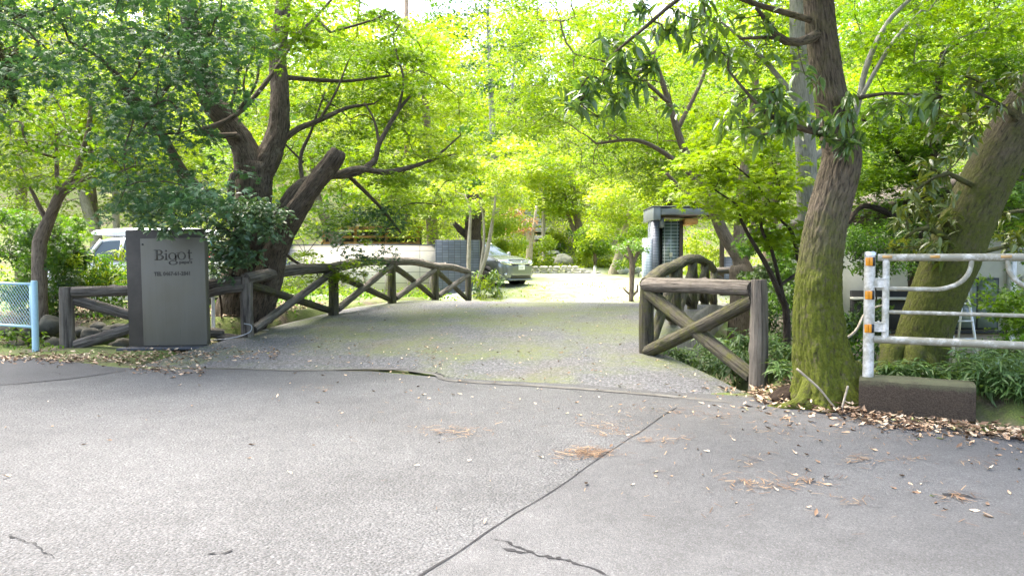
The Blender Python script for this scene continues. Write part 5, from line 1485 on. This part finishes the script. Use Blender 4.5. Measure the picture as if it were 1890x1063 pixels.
# --- young tree at the far left
Y = [[(72, 470, 13.6, 24), (80, 430, 13.6, 24), (95, 395, 13.6, 20), (112, 358, 13.6, 18), (135, 330, 13.6, 15), (150, 290, 13.7, 12), (165, 230, 13.8, 8), (168, 160, 13.9, 5)], [(88, 412, 13.6, 10), (72, 380, 13.5, 8), (50, 335, 13.4, 5)], [(108, 362, 13.6, 10), (105, 320, 13.7, 8), (104, 250, 13.8, 5)],
     [(125, 345, 13.6, 10), (160, 330, 13.4, 7), (210, 322, 13.2, 5), (250, 305, 13.0, 3)], [(105, 365, 13.6, 7), (140, 345, 13.4, 6), (175, 310, 13.2, 4)]]
t_y = region(-80, 200, 130, 340, 12, 14.2, 42) + region(100, 130, 260, 300, 12.8, 14.6, 30) + region(-80, 120, 100, 220, 13, 15, 22) + region(160, 300, 290, 340, 12.6, 13.6, 8) + region(-150, -300, 200, 100, 13, 17, 50)
tree('young_tree', 'young forked tree with broad yellow green leaves above the blue mesh fence', Y, lambda lv, tips: [spray(lv, t, rng.uniform(0.3, 0.55), 42, 0.105, 'ellipse', 0, 0.12, 0.35) for t in t_y], M['bark_bg'], [M['lf_mid']], 'tree', t_y)
# --- cedar whose drooping brown boughs enter at the top left
Ce = [[(-330, 560, 12.5, 60), (-330, 200, 12.5, 54), (-330, -300, 12.5, 40), (-330, -700, 12.5, 20)], [(-330, 30, 12.5, 20), (-180, 60, 12.0, 14), (-40, 110, 11.6, 6)], [(-330, -60, 12.5, 20), (-150, -60, 12.0, 12), (0, 40, 11.4, 5)]]
t_ce = region(-160, 80, 42, 180, 11.2, 12.2, 34) + region(-180, 0, 30, 60, 11, 12, 14)
tree('cedar_tree', 'brownish cedar boughs hanging into the top left corner', Ce, lambda lv, tips: [whorl(lv, jt(t, 0.12), (0.2, 0, -1), 60, 0.16, 'needle', 0, 0.9) for t in t_ce for _ in range(3)], M['bark_dark'], [M['lf_cedar']], 'cedar tree', t_ce)

# --- trees standing round the courtyard and on the slope
def bg(name, label, limbs, boxes, mats, bark='bark_bg', size=0.14, n=150, tpl='quad', rad=(0.6, 1.1), flat=True, **kw):
    tp = []
    for (x0, y0, x1, y1, d0, d1, k) in boxes: tp += region(x0, y0, x1, y1, d0, d1, k)
    def lv(l, tips):
        for t in tp:
            m = int(rng.random() < 0.4) if len(mats) > 1 else 0
            if flat: spray(l, t, rng.uniform(*rad), n, size, tpl, m, 0.12, 0.4)
            else: ball(l, t, rng.uniform(*rad), n, size, tpl, m)
    return tree(name, label, limbs, lv, M[bark], [M[m] for m in mats], 'tree', tp, step=0.4, **kw)
bg('stump_tree', 'dark gnarled old stump sprouting new leaves behind the right tiled pier', [[(876, 470, 29.8, 34), (872, 420, 29.8, 30), (880, 385, 29.8, 34), (872, 368, 29.8, 26)], [(868, 440, 29.8, 14), (850, 425, 29.7, 12), (838, 412, 29.6, 8)]], [(780, 330, 870, 400, 28.5, 31, 16), (820, 290, 930, 360, 29, 31, 14)], ['lf_bright', 'lf_bush'], 'bark_dark', 0.13, 110, rad=(0.4, 0.7))
bg('slender_sapling', 'pale slender sapling with twisting stems standing before the right tiled pier', [[(884, 562, 27.2, 7), (882, 520, 27.2, 8), (890, 495, 27.2, 8), (900, 460, 27.2, 8), (908, 415, 27.2, 6), (914, 370, 27.2, 4)], [(866, 560, 27.2, 7), (865, 500, 27.2, 8), (866, 440, 27.2, 7), (868, 390, 27.2, 5), (858, 360, 27.2, 3)], [(885, 510, 27.2, 6), (893, 450, 27.2, 5), (892, 400, 27.2, 4), (884, 370, 27.2, 2)]],
   [(800, 300, 960, 380, 26.5, 28.5, 34), (880, 360, 950, 400, 26.6, 28, 6)], ['lf_bright', 'lf_lime'], 'bark_pale', 0.12, 100, rad=(0.35, 0.65))
bg('pruned_tree', 'short hard pruned tree with stubby side shoots at the courtyard edge left of the gatehouse', [[(1165, 552, 26, 9), (1166, 520, 26, 9), (1167, 490, 26, 10), (1164, 468, 26, 9), (1158, 455, 26, 6)], [(1167, 490, 26, 8), (1176, 470, 26, 7), (1184, 458, 26, 4)], [(1164, 480, 26, 6), (1152, 470, 26, 4)], [(1165, 545, 26, 6), (1156, 538, 26, 4), (1150, 531, 26, 3)], [(1167, 545, 26, 6), (1176, 538, 26, 5), (1177, 525, 26, 3)]],
   [(1140, 440, 1200, 462, 25.7, 26.4, 9)], ['lf_bush'], 'bark_bg', 0.10, 60, rad=(0.22, 0.36))
bg('round_topped_tree', 'small round topped tree in the far bed just above the bollard light', [[(1099, 492, 46.5, 7), (1098, 465, 46.5, 7), (1096, 445, 46.5, 4)]], [(1072, 428, 1126, 462, 45.5, 47.5, 22)], ['lf_mid', 'lf_lime'], 'bark_bg', 0.16, 130, rad=(0.35, 0.6), flat=False)
bg('forked_tree', 'tall two stemmed tree rising from the far bed right of the stone steps', [[(1073, 455, 52, 14), (1070, 430, 52, 14), (1062, 385, 52, 12), (1055, 330, 52, 9)], [(1070, 440, 52, 10), (1055, 415, 52, 8), (1046, 385, 52, 6), (1044, 350, 52, 4)]], [(980, 270, 1130, 400, 49, 55, 60)], ['lf_bright', 'lf_lime'], 'bark_bg', 0.22, 120, rad=(0.9, 1.5))
bg('flame_leaved_tree', 'pale forked trunk with a few rusty red sprays beside the silver car', [[(975, 492, 46, 13), (978, 455, 46, 12), (975, 430, 46, 9), (965, 405, 46, 6), (955, 385, 46, 4)], [(978, 450, 46, 9), (986, 415, 46, 6), (990, 380, 46, 4)]], [(940, 385, 985, 425, 45, 47, 12)], ['lf_red'], 'bark_pale', 0.2, 40, rad=(0.5, 0.9))
bg('straight_tree', 'slender straight trunk beside the foot of the stone steps', [[(1004, 470, 50, 7), (1003, 420, 50, 7), (1004, 360, 50, 5)]], [(960, 290, 1050, 390, 48, 52, 34)], ['lf_lime', 'lf_bright'], 'bark_pale', 0.22, 120, rad=(0.8, 1.3))
bg('leaning_tree', 'short stout trunk leaning left behind the pruned tree', [[(1133, 500, 44, 18), (1142, 475, 44, 16), (1150, 440, 44, 12), (1165, 380, 44, 8)]], [(1090, 330, 1240, 430, 42, 46, 52)], ['lf_bright', 'lf_lime'], 'bark_pale', 0.2, 120, rad=(0.7, 1.2))
bg('pale_trunked_tree', 'pale leaning trunk behind the white wagon, crossing a darker one', [[(178, 440, 27, 20), (165, 400, 27, 18), (150, 345, 27, 16), (140, 280, 27, 12), (135, 190, 27, 7)]], [(20, 120, 260, 330, 25, 30, 80), (-150, 300, 130, 430, 25, 29, 50)], ['lf_lime', 'lf_bright'], 'bark_pale', 0.13, 130, rad=(0.6, 1.1))
bg('brown_trunked_tree', 'straight darker trunk crossing the pale leaning one behind the white wagon', [[(176, 445, 28.5, 17), (172, 380, 28.5, 16), (166, 300, 28.5, 14), (162, 180, 28.5, 8)]], [(100, 60, 330, 260, 27, 31, 60), (200, 300, 420, 420, 26.5, 30, 46)], ['lf_lime', 'lf_mid'], 'bark_bg', 0.13, 130, rad=(0.6, 1.1))
bg('thin_trunked_tree', 'single slim pale trunk seen just above the steel sign', [[(216, 450, 27, 13), (214, 400, 27, 12), (212, 340, 27, 10), (205, 220, 27, 6)]], [(150, 180, 420, 330, 25, 28, 60), (330, 330, 470, 420, 24, 27, 24)], ['lf_bright', 'lf_lime'], 'bark_pale', 0.13, 130, rad=(0.6, 1.0))
bg('leaning_tree', 'grey brown trunk leaning left just behind the cream wall', [[(640, 500, 31.5, 24), (622, 450, 31.5, 23), (603, 410, 31.5, 19), (585, 360, 31.5, 14), (575, 290, 31.5, 8)]], [(480, 220, 760, 390, 30, 34, 80), (690, 330, 830, 430, 30, 33, 34)], ['lf_lime', 'lf_bright'], 'bark_bg', 0.15, 130, rad=(0.6, 1.2))
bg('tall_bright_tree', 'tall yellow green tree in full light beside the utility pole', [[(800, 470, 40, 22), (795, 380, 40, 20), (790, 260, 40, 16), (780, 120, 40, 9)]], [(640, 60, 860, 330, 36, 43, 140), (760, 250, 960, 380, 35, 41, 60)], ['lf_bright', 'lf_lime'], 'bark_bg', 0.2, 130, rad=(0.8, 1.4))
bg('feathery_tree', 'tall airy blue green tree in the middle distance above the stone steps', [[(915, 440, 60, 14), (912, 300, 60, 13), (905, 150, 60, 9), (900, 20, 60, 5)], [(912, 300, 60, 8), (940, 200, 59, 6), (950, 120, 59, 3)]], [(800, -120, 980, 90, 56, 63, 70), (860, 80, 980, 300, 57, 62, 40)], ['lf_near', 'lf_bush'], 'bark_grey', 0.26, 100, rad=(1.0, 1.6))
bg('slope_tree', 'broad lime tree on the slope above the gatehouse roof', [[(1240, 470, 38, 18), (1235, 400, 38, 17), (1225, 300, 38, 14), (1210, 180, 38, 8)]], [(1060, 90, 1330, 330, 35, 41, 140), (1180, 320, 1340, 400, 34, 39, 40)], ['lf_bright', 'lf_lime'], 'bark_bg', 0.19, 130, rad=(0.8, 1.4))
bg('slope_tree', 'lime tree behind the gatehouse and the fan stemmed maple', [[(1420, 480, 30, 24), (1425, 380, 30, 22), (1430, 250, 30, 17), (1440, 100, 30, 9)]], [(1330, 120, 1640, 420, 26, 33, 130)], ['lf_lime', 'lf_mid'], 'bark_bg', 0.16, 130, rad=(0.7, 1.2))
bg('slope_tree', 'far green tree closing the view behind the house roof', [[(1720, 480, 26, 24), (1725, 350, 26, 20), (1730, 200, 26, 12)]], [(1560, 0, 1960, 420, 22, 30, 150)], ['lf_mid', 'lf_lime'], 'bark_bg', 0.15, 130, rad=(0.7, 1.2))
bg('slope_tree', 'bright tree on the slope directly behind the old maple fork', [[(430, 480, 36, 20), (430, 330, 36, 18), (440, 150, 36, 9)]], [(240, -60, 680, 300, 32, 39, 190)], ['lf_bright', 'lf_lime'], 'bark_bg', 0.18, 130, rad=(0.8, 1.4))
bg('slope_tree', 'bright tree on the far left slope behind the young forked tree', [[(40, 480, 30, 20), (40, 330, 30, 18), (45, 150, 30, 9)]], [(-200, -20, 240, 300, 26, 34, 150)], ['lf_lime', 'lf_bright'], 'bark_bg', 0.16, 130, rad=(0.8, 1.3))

# --- wooded slope far behind: one mass nobody could count
lv = Leaves()
n = 2600
X = rng.uniform(-80, 80, n); Yy = rng.uniform(56, 125, n)
for x, y in zip(X, Yy):
    if abs(x / y) > 0.95: continue
    h = rng.uniform(0.0, 1.0)
    z = gz(x, y) + h * (9 if y < 75 else 15)
    ball(lv, (x, y, z), rng.uniform(1.2, 2.4), 62, 0.55, 'quad', int(rng.random() < 0.35), (1, 1, 0.7))
kind(lv.build('woodland', [M['lf_bright'], M['lf_bush']]), 'stuff', 'wooded slope closing the view behind the courtyard')

# ------------------------------------------------------------------ shrubs, vine, undergrowth
def shrub(name, label, c, blobs, mats, size, tpl, stems=5, cat='shrub', group=None, stem_mat='bark_dark', use='ball'):
    """blobs: list of (centre, radius, leaves)"""
    c = np.array(c, float)
    root = thing(name, label, cat, tuple(c), 0, group)
    sk = Skel()
    sk.limb([np.array([0, 0, -0.1]), np.array([0, 0, 0.12])], [0.022, 0.018], 0.05)
    tips = [np.array(b[0]) - c for b in blobs]
    sk.attach(tips, step=0.15, sag=0.12)
    sk.finish(0.004)
    sk.build('stem', M[stem_mat], root)
    lv = Leaves()
    for (b, r, n) in blobs:
        m = int(rng.random() < 0.4) if len(mats) > 1 else 0
        if use == 'ball': ball(lv, np.array(b) - c, r, n, size, tpl, m, (1, 1, 0.8))
        else: spray(lv, np.array(b) - c, r, n, size, tpl, m, 0.25, 0.75, 0.4)
    lv.build('foliage', [M[m] for m in mats], root)
    return root
def blobs(x0, y0, x1, y1, d0, d1, n, r, k, test=None):
    return [(p, rng.uniform(r * 0.7, r * 1.3), k) for p in region(x0, y0, x1, y1, d0, d1, n, test)]
def base_at(px, D): 
    x = (px - 945) / FPX * D
    return (x, D, gz(x, D))
shrub('shrub', 'dark bushy shrub behind the blue mesh fence at the left edge', base_at(-20, 14.4), blobs(-120, 380, 70, 560, 13.6, 15.2, 40, 0.28, 130), ['lf_bush', 'lf_dark'], 0.07, 'ellipse')
shrub('shrub', 'dense green shrub under the young forked tree', base_at(85, 14.2), blobs(30, 430, 150, 570, 13.7, 14.8, 34, 0.26, 130), ['lf_bush', 'lf_dark'], 0.07, 'maple5')
shrub('shrub', 'sunlit yellow green shrub in front of the white wagon', base_at(180, 14.6), blobs(120, 462, 235, 540, 14.2, 15.1, 20, 0.20, 60), ['lf_bright', 'lf_bush'], 0.11, 'long')
shrub('shrub', 'tall leafy shrub hiding the lower side of the white wagon', base_at(205, 15.2), blobs(140, 490, 240, 560, 14.8, 15.6, 22, 0.22, 90), ['lf_bush', 'lf_mid'], 0.08, 'ellipse')
shrub('shrub', 'leafy shrub standing in front of the wagon bonnet', base_at(95, 15.6), blobs(20, 400, 150, 490, 15.1, 16.3, 26, 0.28, 110), ['lf_bush', 'lf_mid'], 0.075, 'maple5')
shrub('shrub', 'low dark shrub at the foot of the bank by the left railing post', base_at(140, 14.0), blobs(75, 560, 235, 605, 13.7, 14.6, 16, 0.17, 90), ['lf_dark', 'lf_bush'], 0.06, 'ellipse')
shrub('weed', 'small bright weed growing through the foot of the blue mesh fence', base_at(50, 12.9), blobs(0, 600, 85, 640, 12.75, 13.0, 12, 0.13, 18), ['lf_mid'], 0.085, 'ellipse', cat='weed', use='spray')
shrub('weed', 'single broad leaved weed between the railing post and the steel sign', base_at(146, 12.9), blobs(138, 622, 160, 640, 12.85, 12.95, 3, 0.08, 7), ['lf_mid'], 0.12, 'ellipse', cat='weed', use='spray')
# vine at the old maple
vb = blobs(385, 365, 500, 470, 13.0, 13.7, 62, 0.18, 30) + blobs(395, 455, 480, 525, 13.1, 13.7, 24, 0.16, 22) + blobs(230, 340, 400, 410, 12.4, 13.2, 44, 0.18, 26) + blobs(250, 400, 390, 440, 12.0, 12.35, 14, 0.12, 14) + blobs(440, 375, 525, 420, 13.2, 13.8, 16, 0.16, 22)
shrub('climbing_vine', 'blue green climbing vine hanging over the steel sign from the old maple trunk', base_at(408, 13.9), vb, ['lf_vine', 'lf_vine'], 0.105, 'ellipse', cat='vine', use='spray')
# by the bridge ends and the courtyard
shrub('spotted_shrub', 'glossy broad leaved shrub at the far foot of the left railing', base_at(898, 26.6), blobs(876, 505, 924, 552, 26.2, 27.0, 22, 0.20, 26), ['lf_oak', 'lf_bright'], 0.17, 'long')
shrub('shrub', 'rounded yellow green shrub right behind the silver car', base_at(930, 38), blobs(890, 410, 965, 490, 37, 39.5, 40, 0.45, 130), ['lf_bright', 'lf_lime'], 0.14, 'quad')
shrub('shrub', 'rounded green shrub left of the big garden boulder', base_at(1000, 46.8), blobs(965, 440, 1020, 488, 46.2, 47.4, 20, 0.40, 100), ['lf_lime', 'lf_bright'], 0.15, 'quad')
shrub('shrub', 'low green shrub right of the big garden boulder', base_at(1082, 47.5), blobs(1055, 462, 1130, 500, 46.5, 48.0, 20, 0.36, 100), ['lf_lime', 'lf_bright'], 0.15, 'quad')
shrub('shrub', 'bushy shrub between the pruned tree and the gatehouse', base_at(1178, 40), blobs(1140, 420, 1215, 490, 39, 41, 22, 0.45, 100), ['lf_mid', 'lf_lime'], 0.15, 'quad')
shrub('shrub', 'pale leafy shrub on the slope above the big garden boulder', base_at(1040, 53), blobs(1015, 425, 1060, 462, 52.4, 53.6, 14, 0.4, 90), ['lf_bright', 'lf_bush'], 0.17, 'quad')
shrub('shrub', 'bright shrub seen through the gatehouse opening', base_at(1300, 30), blobs(1265, 430, 1335, 520, 29, 31, 22, 0.36, 110), ['lf_bright', 'lf_lime'], 0.12, 'quad')
shrub('shrub', 'green shrub between the far end of the right railing and the grey trunk', base_at(1425, 15.5), blobs(1375, 440, 1475, 560, 14.6, 16.4, 34, 0.30, 120), ['lf_bush', 'lf_dark'], 0.08, 'maple5')
shrub('shrub', 'dark shrub in the gully behind the thick pale railing post', base_at(1440, 12.6), blobs(1400, 530, 1480, 640, 12.0, 13.2, 22, 0.26, 100), ['lf_dark', 'lf_bush'], 0.07, 'ellipse')
shrub('shrub', 'dark small leaved shrub behind the white barrier post', base_at(1610, 12.6), blobs(1565, 425, 1695, 500, 12.0, 13.3, 36, 0.22, 130), ['lf_dark', 'lf_bush'], 0.055, 'ellipse')
shrub('shrub', 'dark leafy shrub in the hollow between the two mossy trunks', base_at(1605, 11), blobs(1560, 570, 1640, 660, 10.2, 11.6, 16, 0.22, 80), ['lf_dark', 'lf_bush'], 0.075, 'ellipse')
shrub('maple_shrub', 'bright green maple shrub in front of the house at the right edge', base_at(1850, 11.2), blobs(1830, 515, 1940, 640, 10.6, 12.0, 30, 0.26, 70) + blobs(1780, 510, 1830, 545, 10.8, 11.6, 3, 0.14, 26), ['lf_mid', 'lf_bush'], 0.07, 'maple5', use='spray')
shrub('maple_shrub', 'dark lower shrub under the barrier at the right edge', base_at(1870, 10.2), blobs(1830, 630, 1930, 720, 9.7, 10.6, 20, 0.22, 90), ['lf_dark', 'lf_bush'], 0.07, 'maple5')
shrub('weed', 'small round leaved weed at the foot of the thick pale railing post', base_at(1412, 8.75), blobs(1398, 700, 1430, 716, 8.6, 8.8, 6, 0.06, 14), ['lf_mid'], 0.05, 'ellipse', cat='weed', use='spray')

def grass_clump(px, py, D, n, h, label, group=None, k=9, mat='lf_grass'):
    b = at(px, py, D); b[2] = max(b[2], gz(b[0], b[1]) - 0.02)
    root = kind(thing('grass_clump', label, 'grass clump', tuple(b), 0, group), 'thing')
    lv = Leaves(); mb = MB()
    for _ in range(n):
        a = rng.uniform(0, 2 * math.pi); r = rng.uniform(0, 0.16)
        hh = h * rng.uniform(0.55, 1.1); ln_ = rng.uniform(0.1, 0.35) * hh
        p0 = np.array([r * math.cos(a), r * math.sin(a), -0.04])
        a2 = a + rng.normal(0, 0.7)
        p2 = p0 + np.array([math.cos(a2) * ln_, math.sin(a2) * ln_, hh])
        pm = (p0 + p2) / 2 + np.array([0, 0, hh * 0.08])
        mb.tube(catmull([p0, pm, p2], 5), 0.0028, 4, cap=False)
        m = k
        u = rng.uniform(0.35, 1.0, m)[:, None]
        P = p0 * (1 - u) + p2 * u
        aa = rng.uniform(0, 2 * math.pi, m)
        Dd = np.stack([np.cos(aa), np.sin(aa), rng.normal(0.15, 0.35, m)], 1)
        N = np.stack([rng.normal(0, 0.3, m), rng.normal(0, 0.3, m), np.ones(m)], 1)
        lv.add('blade', P, Dd, N, rng.uniform(0.10, 0.20, m))
    mb.build('stem', M[mat], root); lv.build('foliage', [M[mat]], root)
gg = 'bamboo grass under the mossy trees'
gl = 'clump of narrow leaved bamboo grass under the mossy trees beside the road'
for px, py, D in ((1440, 690, 8.7), (1432, 650, 9.3), (1455, 665, 8.9), (1460, 700, 8.3), (1425, 700, 8.9), (1660, 700, 7.75), (1700, 706, 7.6), (1640, 704, 7.75), (1740, 715, 7.55), (1800, 745, 7.3), (1830, 755, 7.1), (1860, 765, 6.95), (1885, 760, 6.95), (1820, 740, 7.5), (1860, 740, 7.4), (1890, 735, 7.4), (1780, 735, 7.6), (1910, 770, 6.8), (1845, 725, 7.7)):
    grass_clump(px, py, D, 26 if px > 1770 else 15, 0.40 if px > 1770 else 0.26, gl, gg, 8)
gl2 = 'clump of grass and fern in the gully under the crossed railing braces'
for px, py, D in ((1270, 680, 10.9), (1300, 690, 10.5), (1335, 690, 10.0), (1360, 700, 9.7), (1310, 660, 11.2), (1340, 665, 10.6), (1375, 650, 10.2), (1385, 690, 9.4), (1245, 672, 11.0)):
    grass_clump(px, py, D, 20, 0.34, gl2, 'grass in the gully', 9)
# low plants on the far side of the left railing and along the walls: ground cover nobody could count
lv = Leaves()
def cover(x0, x1, y0, y1, n, size, tpl, mi, h=0.25, test=None):
    x = rng.uniform(x0, x1, n); y = rng.uniform(y0, y1, n)
    if test is not None:
        k = test(x, y); x, y = x[k], y[k]
    z = hz(x, y) + rng.uniform(0, 1, len(x)) ** 1.5 * h * (0.6 + 0.6 * np.sin(x * 2.1) * np.cos(y * 1.7))
    m = len(x)
    D = rng.normal(0, 1, (m, 3)) + (0, 0, 0.4); N = np.stack([rng.normal(0, .6, m), rng.normal(0, .6, m), np.ones(m)], 1)
    lv.add(tpl, np.stack([x, y, z], 1), D, N, size * rng.uniform(0.6, 1.3, m), mi)
patch = lambda x, y: (np.sin(x * 1.3 + 2) * np.cos(y * 0.9) + 0.5 * np.sin(x * 3.1 + y * 2.3)) > -0.1
lefts = lambda x, y: (x < -5.1 + 0.275 * (y - 13.4)) & patch(x, y)
cover(-12, -1.5, 15.5, 28.6, 5200, 0.10, 'quad', 0, 0.30, lefts)
cover(-9, -2.5, 26.0, 28.8, 3200, 0.10, 'quad', 1, 0.45)
cover(-6, 9, 25.5, 31, 2600, 0.07, 'quad', 2, 0.06, patch)
cover(-10, 12, 45.9, 60, 15000, 0.17, 'quad', 2, 0.4, lambda x, y: (np.abs(x - (2.4 - 0.1 * (y - 52))) > 0.9) | (y < 51))
cover(-30, -4, 33, 62, 9000, 0.22, 'quad', 1, 0.6)
cover(9, 34, 26, 62, 11000, 0.22, 'quad', 1, 0.6)
cover(-12, 14, 56, 80, 9000, 0.3, 'quad', 2, 0.8)
gul = lambda x, y: (x > 2.5 + 0.357 * (y - 11.1)) & (y > np.interp(x, EDGE[:, 0], EDGE[:, 1]) + 0.9)
cover(2.2, 12, 7.5, 20, 6500, 0.085, 'ellipse', 3, 0.18, lambda x, y: gul(x, y) & ~((x > 6.6) & (y > 11.5)))
cover(-11, -6.3, 11.6, 13.3, 500, 0.07, 'ellipse', 0, 0.12, lambda x, y: (y > np.interp(x, EDGE[:, 0], EDGE[:, 1]) + 0.3) & (x < -7.6))
cover(-13, -5, 13.4, 20, 2500, 0.08, 'ellipse', 0, 0.18, lambda x, y: (x < -5.6 + 0.275 * (y - 13.4)) & ~patch(x, y))
kind(lv.build('ground_cover', [M['lf_bush'], M['lf_lime'], M['lf_bright'], M['lf_dark']]), 'stuff', 'low leafy ground cover around the bridge and courtyard')

# ------------------------------------------------------------------ fallen leaves and needles
lv = Leaves()
def litter(P, size, tilt=0.35, tpl='dead', z=0.006):
    m = len(P)
    if m == 0: return
    a = rng.uniform(0, 2 * math.pi, m)
    D = np.stack([np.cos(a), np.sin(a), rng.normal(0, tilt * 0.5, m)], 1)
    N = np.stack([rng.normal(0, tilt, m), rng.normal(0, tilt, m), np.ones(m)], 1)
    lv.add(tpl, P, D, N, size * rng.uniform(0.5, 1.2, m))
def on_road(px0, px1, line, spread, n, size, pile=0.0, z0=0.008):
    """leaves scattered about a line traced in photo pixels (list of px, py)"""
    L = np.array(line, float)
    px = rng.uniform(px0, px1, n); py = np.interp(px, L[:, 0], L[:, 1]) + rng.normal(0, spread, n)
    P = np.array([gnd(a, b) for a, b in zip(px, py)])
    P[:, 2] = z0 + rng.uniform(0, 1, n) ** 2 * pile
    g = hz(P[:, 0], P[:, 1])
    P[:, 2] = np.maximum(P[:, 2], g + 0.02)
    litter(P, size)
on_road(1390, 1600, [(1390, 728), (1450, 742), (1520, 750), (1600, 768)], 8, 520, 0.085, 0.06)
on_road(1480, 1580, [(1480, 748), (1580, 758)], 9, 220, 0.085, 0.10)
on_road(1590, 1900, [(1590, 772), (1700, 788), (1800, 796), (1900, 808)], 7, 420, 0.085, 0.04)
on_road(1300, 1900, [(1300, 742), (1500, 765), (1900, 830)], 16, 130, 0.065)
on_road(1200, 1900, [(1200, 800), (1900, 880)], 45, 40, 0.055)
on_road(0, 240, [(0, 662), (120, 664), (240, 664)], 5, 420, 0.08, 0.03)
on_road(230, 520, [(230, 664), (350, 662), (430, 650), (520, 655)], 9, 480, 0.075, 0.03, 0.05)
on_road(240, 380, [(240, 682), (380, 686)], 4, 90, 0.08)
on_road(500, 1350, [(500, 690), (900, 720), (1350, 745)], 20, 80, 0.055)
on_road(0, 1890, [(0, 760), (1890, 900)], 60, 60, 0.05)
# on the bridge deck and behind the railings
for _ in range(700):
    k_ = rng.uniform(-0.95, 2.2); u = rng.uniform(0.02, 0.98)
    if k_ > 0 and rng.random() < 0.55: continue
    p = LK(k_) * (1 - u) + RK(k_) * u
    if k_ < 0:
        s_ = seam[int(u * (NU - 1))]; p = s_ + (LK(0) * (1 - u) + RK(0) * u - s_) * (k_ + 1)
    litter(np.array([[p[0], p[1], deckz(k_) + 0.022]]), 0.055)
n = 4200
x = rng.uniform(-11, -4.6, n); y = rng.uniform(13.3, 19.5, n)
kp = x < -5.1 + 0.275 * (y - 13.4)
x, y = x[kp], y[kp]
litter(np.stack([x, y, hz(x, y) + 0.02], 1), 0.085)
n = 1500
x = rng.uniform(2.2, 6.0, n); y = rng.uniform(6.4, 10.5, n)
kp = y > np.interp(x, EDGE[:, 0], EDGE[:, 1]) + 0.05
kp &= ~((np.abs((x - PB[0]) * bn[0] + (y - PB[1]) * bn[1]) < 0.3) & ((x - PB[0]) * bd[0] + (y - PB[1]) * bd[1] > -0.4) & ((x - PB[0]) * bd[0] + (y - PB[1]) * bd[1] < 1.15))
x, y = x[kp], y[kp]
litter(np.stack([x, y, hz(x, y) + 0.02], 1), 0.08)
kind(lv.build('fallen_leaves', [M['litter']]), 'stuff', 'dry brown fallen leaves along the road edge and on the bridge')
lv = Leaves()
def needles(px, py, rx, ry, n):
    a = rng.normal(0, 1, (n, 2))
    P = np.array([gnd(px + u * rx, py + v * ry) for u, v in a]); P[:, 2] = 0.009 + rng.uniform(0, 1, n) * 0.012
    litter(P, 0.075, 0.15, 'needle')
for q in ((1082, 838, 26, 5, 420), (860, 800, 30, 7, 190), (800, 795, 22, 6, 90), (1140, 795, 40, 9, 260), (1210, 815, 26, 4, 170), (1100, 785, 18, 6, 70), (1400, 895, 30, 9, 210), (1490, 888, 26, 5, 110), (1590, 850, 14, 5, 110), (1765, 920, 14, 6, 90), (1580, 930, 14, 3, 40), (1390, 850, 14, 4, 40), (1660, 850, 20, 6, 60), (1800, 860, 25, 6, 80), (1500, 780, 120, 14, 420), (1230, 760, 60, 7, 200), (1350, 765, 80, 9, 260), (580, 718, 16, 4, 70), (330, 684, 40, 5, 320), (1550, 860, 260, 60, 420), (950, 760, 200, 25, 200), (1700, 800, 140, 12, 400)):
    needles(*q[:4], int(q[4] * (0.6 if q[0] == 1082 else 0.36)))
kind(lv.build('dead_needles', [M['needles']]), 'stuff', 'small drifts of rusty conifer needles on the asphalt')
# dark soil heap and twigs at the foot of the upright trunk
rock('soil_heap', (*at(1468, 722, 8.0)[:2], 0.03), (0.34, 0.2, 0.13), M['soil'], 'dark low heap of soil and needles at the foot of the upright mossy trunk', 'soil heap', None, 41, 4)
for lab, pts in (('long pale bare twig lying from the trunk foot down to the leaf pile', [(1470, 680, 7.45, 5), (1510, 715, 7.38, 5), (1535, 745, 7.35, 4), (1550, 762, 7.32, 3)]), ('short bent twig leaning against the left end of the kerb block', [(1565, 712, 7.3, 4), (1556, 745, 7.28, 4), (1552, 760, 7.28, 3)]), ('bare grey branch arching from the mossy trunk to behind the barrier post', [(1556, 628, 7.9, 6), (1580, 610, 8.0, 6), (1600, 575, 8.2, 5), (1640, 560, 8.4, 4)])):
    mb = MB(); q = catmull([at(*p[:3]) for p in pts], 14); mb.tube(q, [rw(np.interp(i, [0, 13], [pts[0][3], pts[-1][3]]), 7.5) for i in range(14)], 6)
    tag(mb.build('fallen_twig', M['bark_pale'], smooth=True), lab, 'twig')
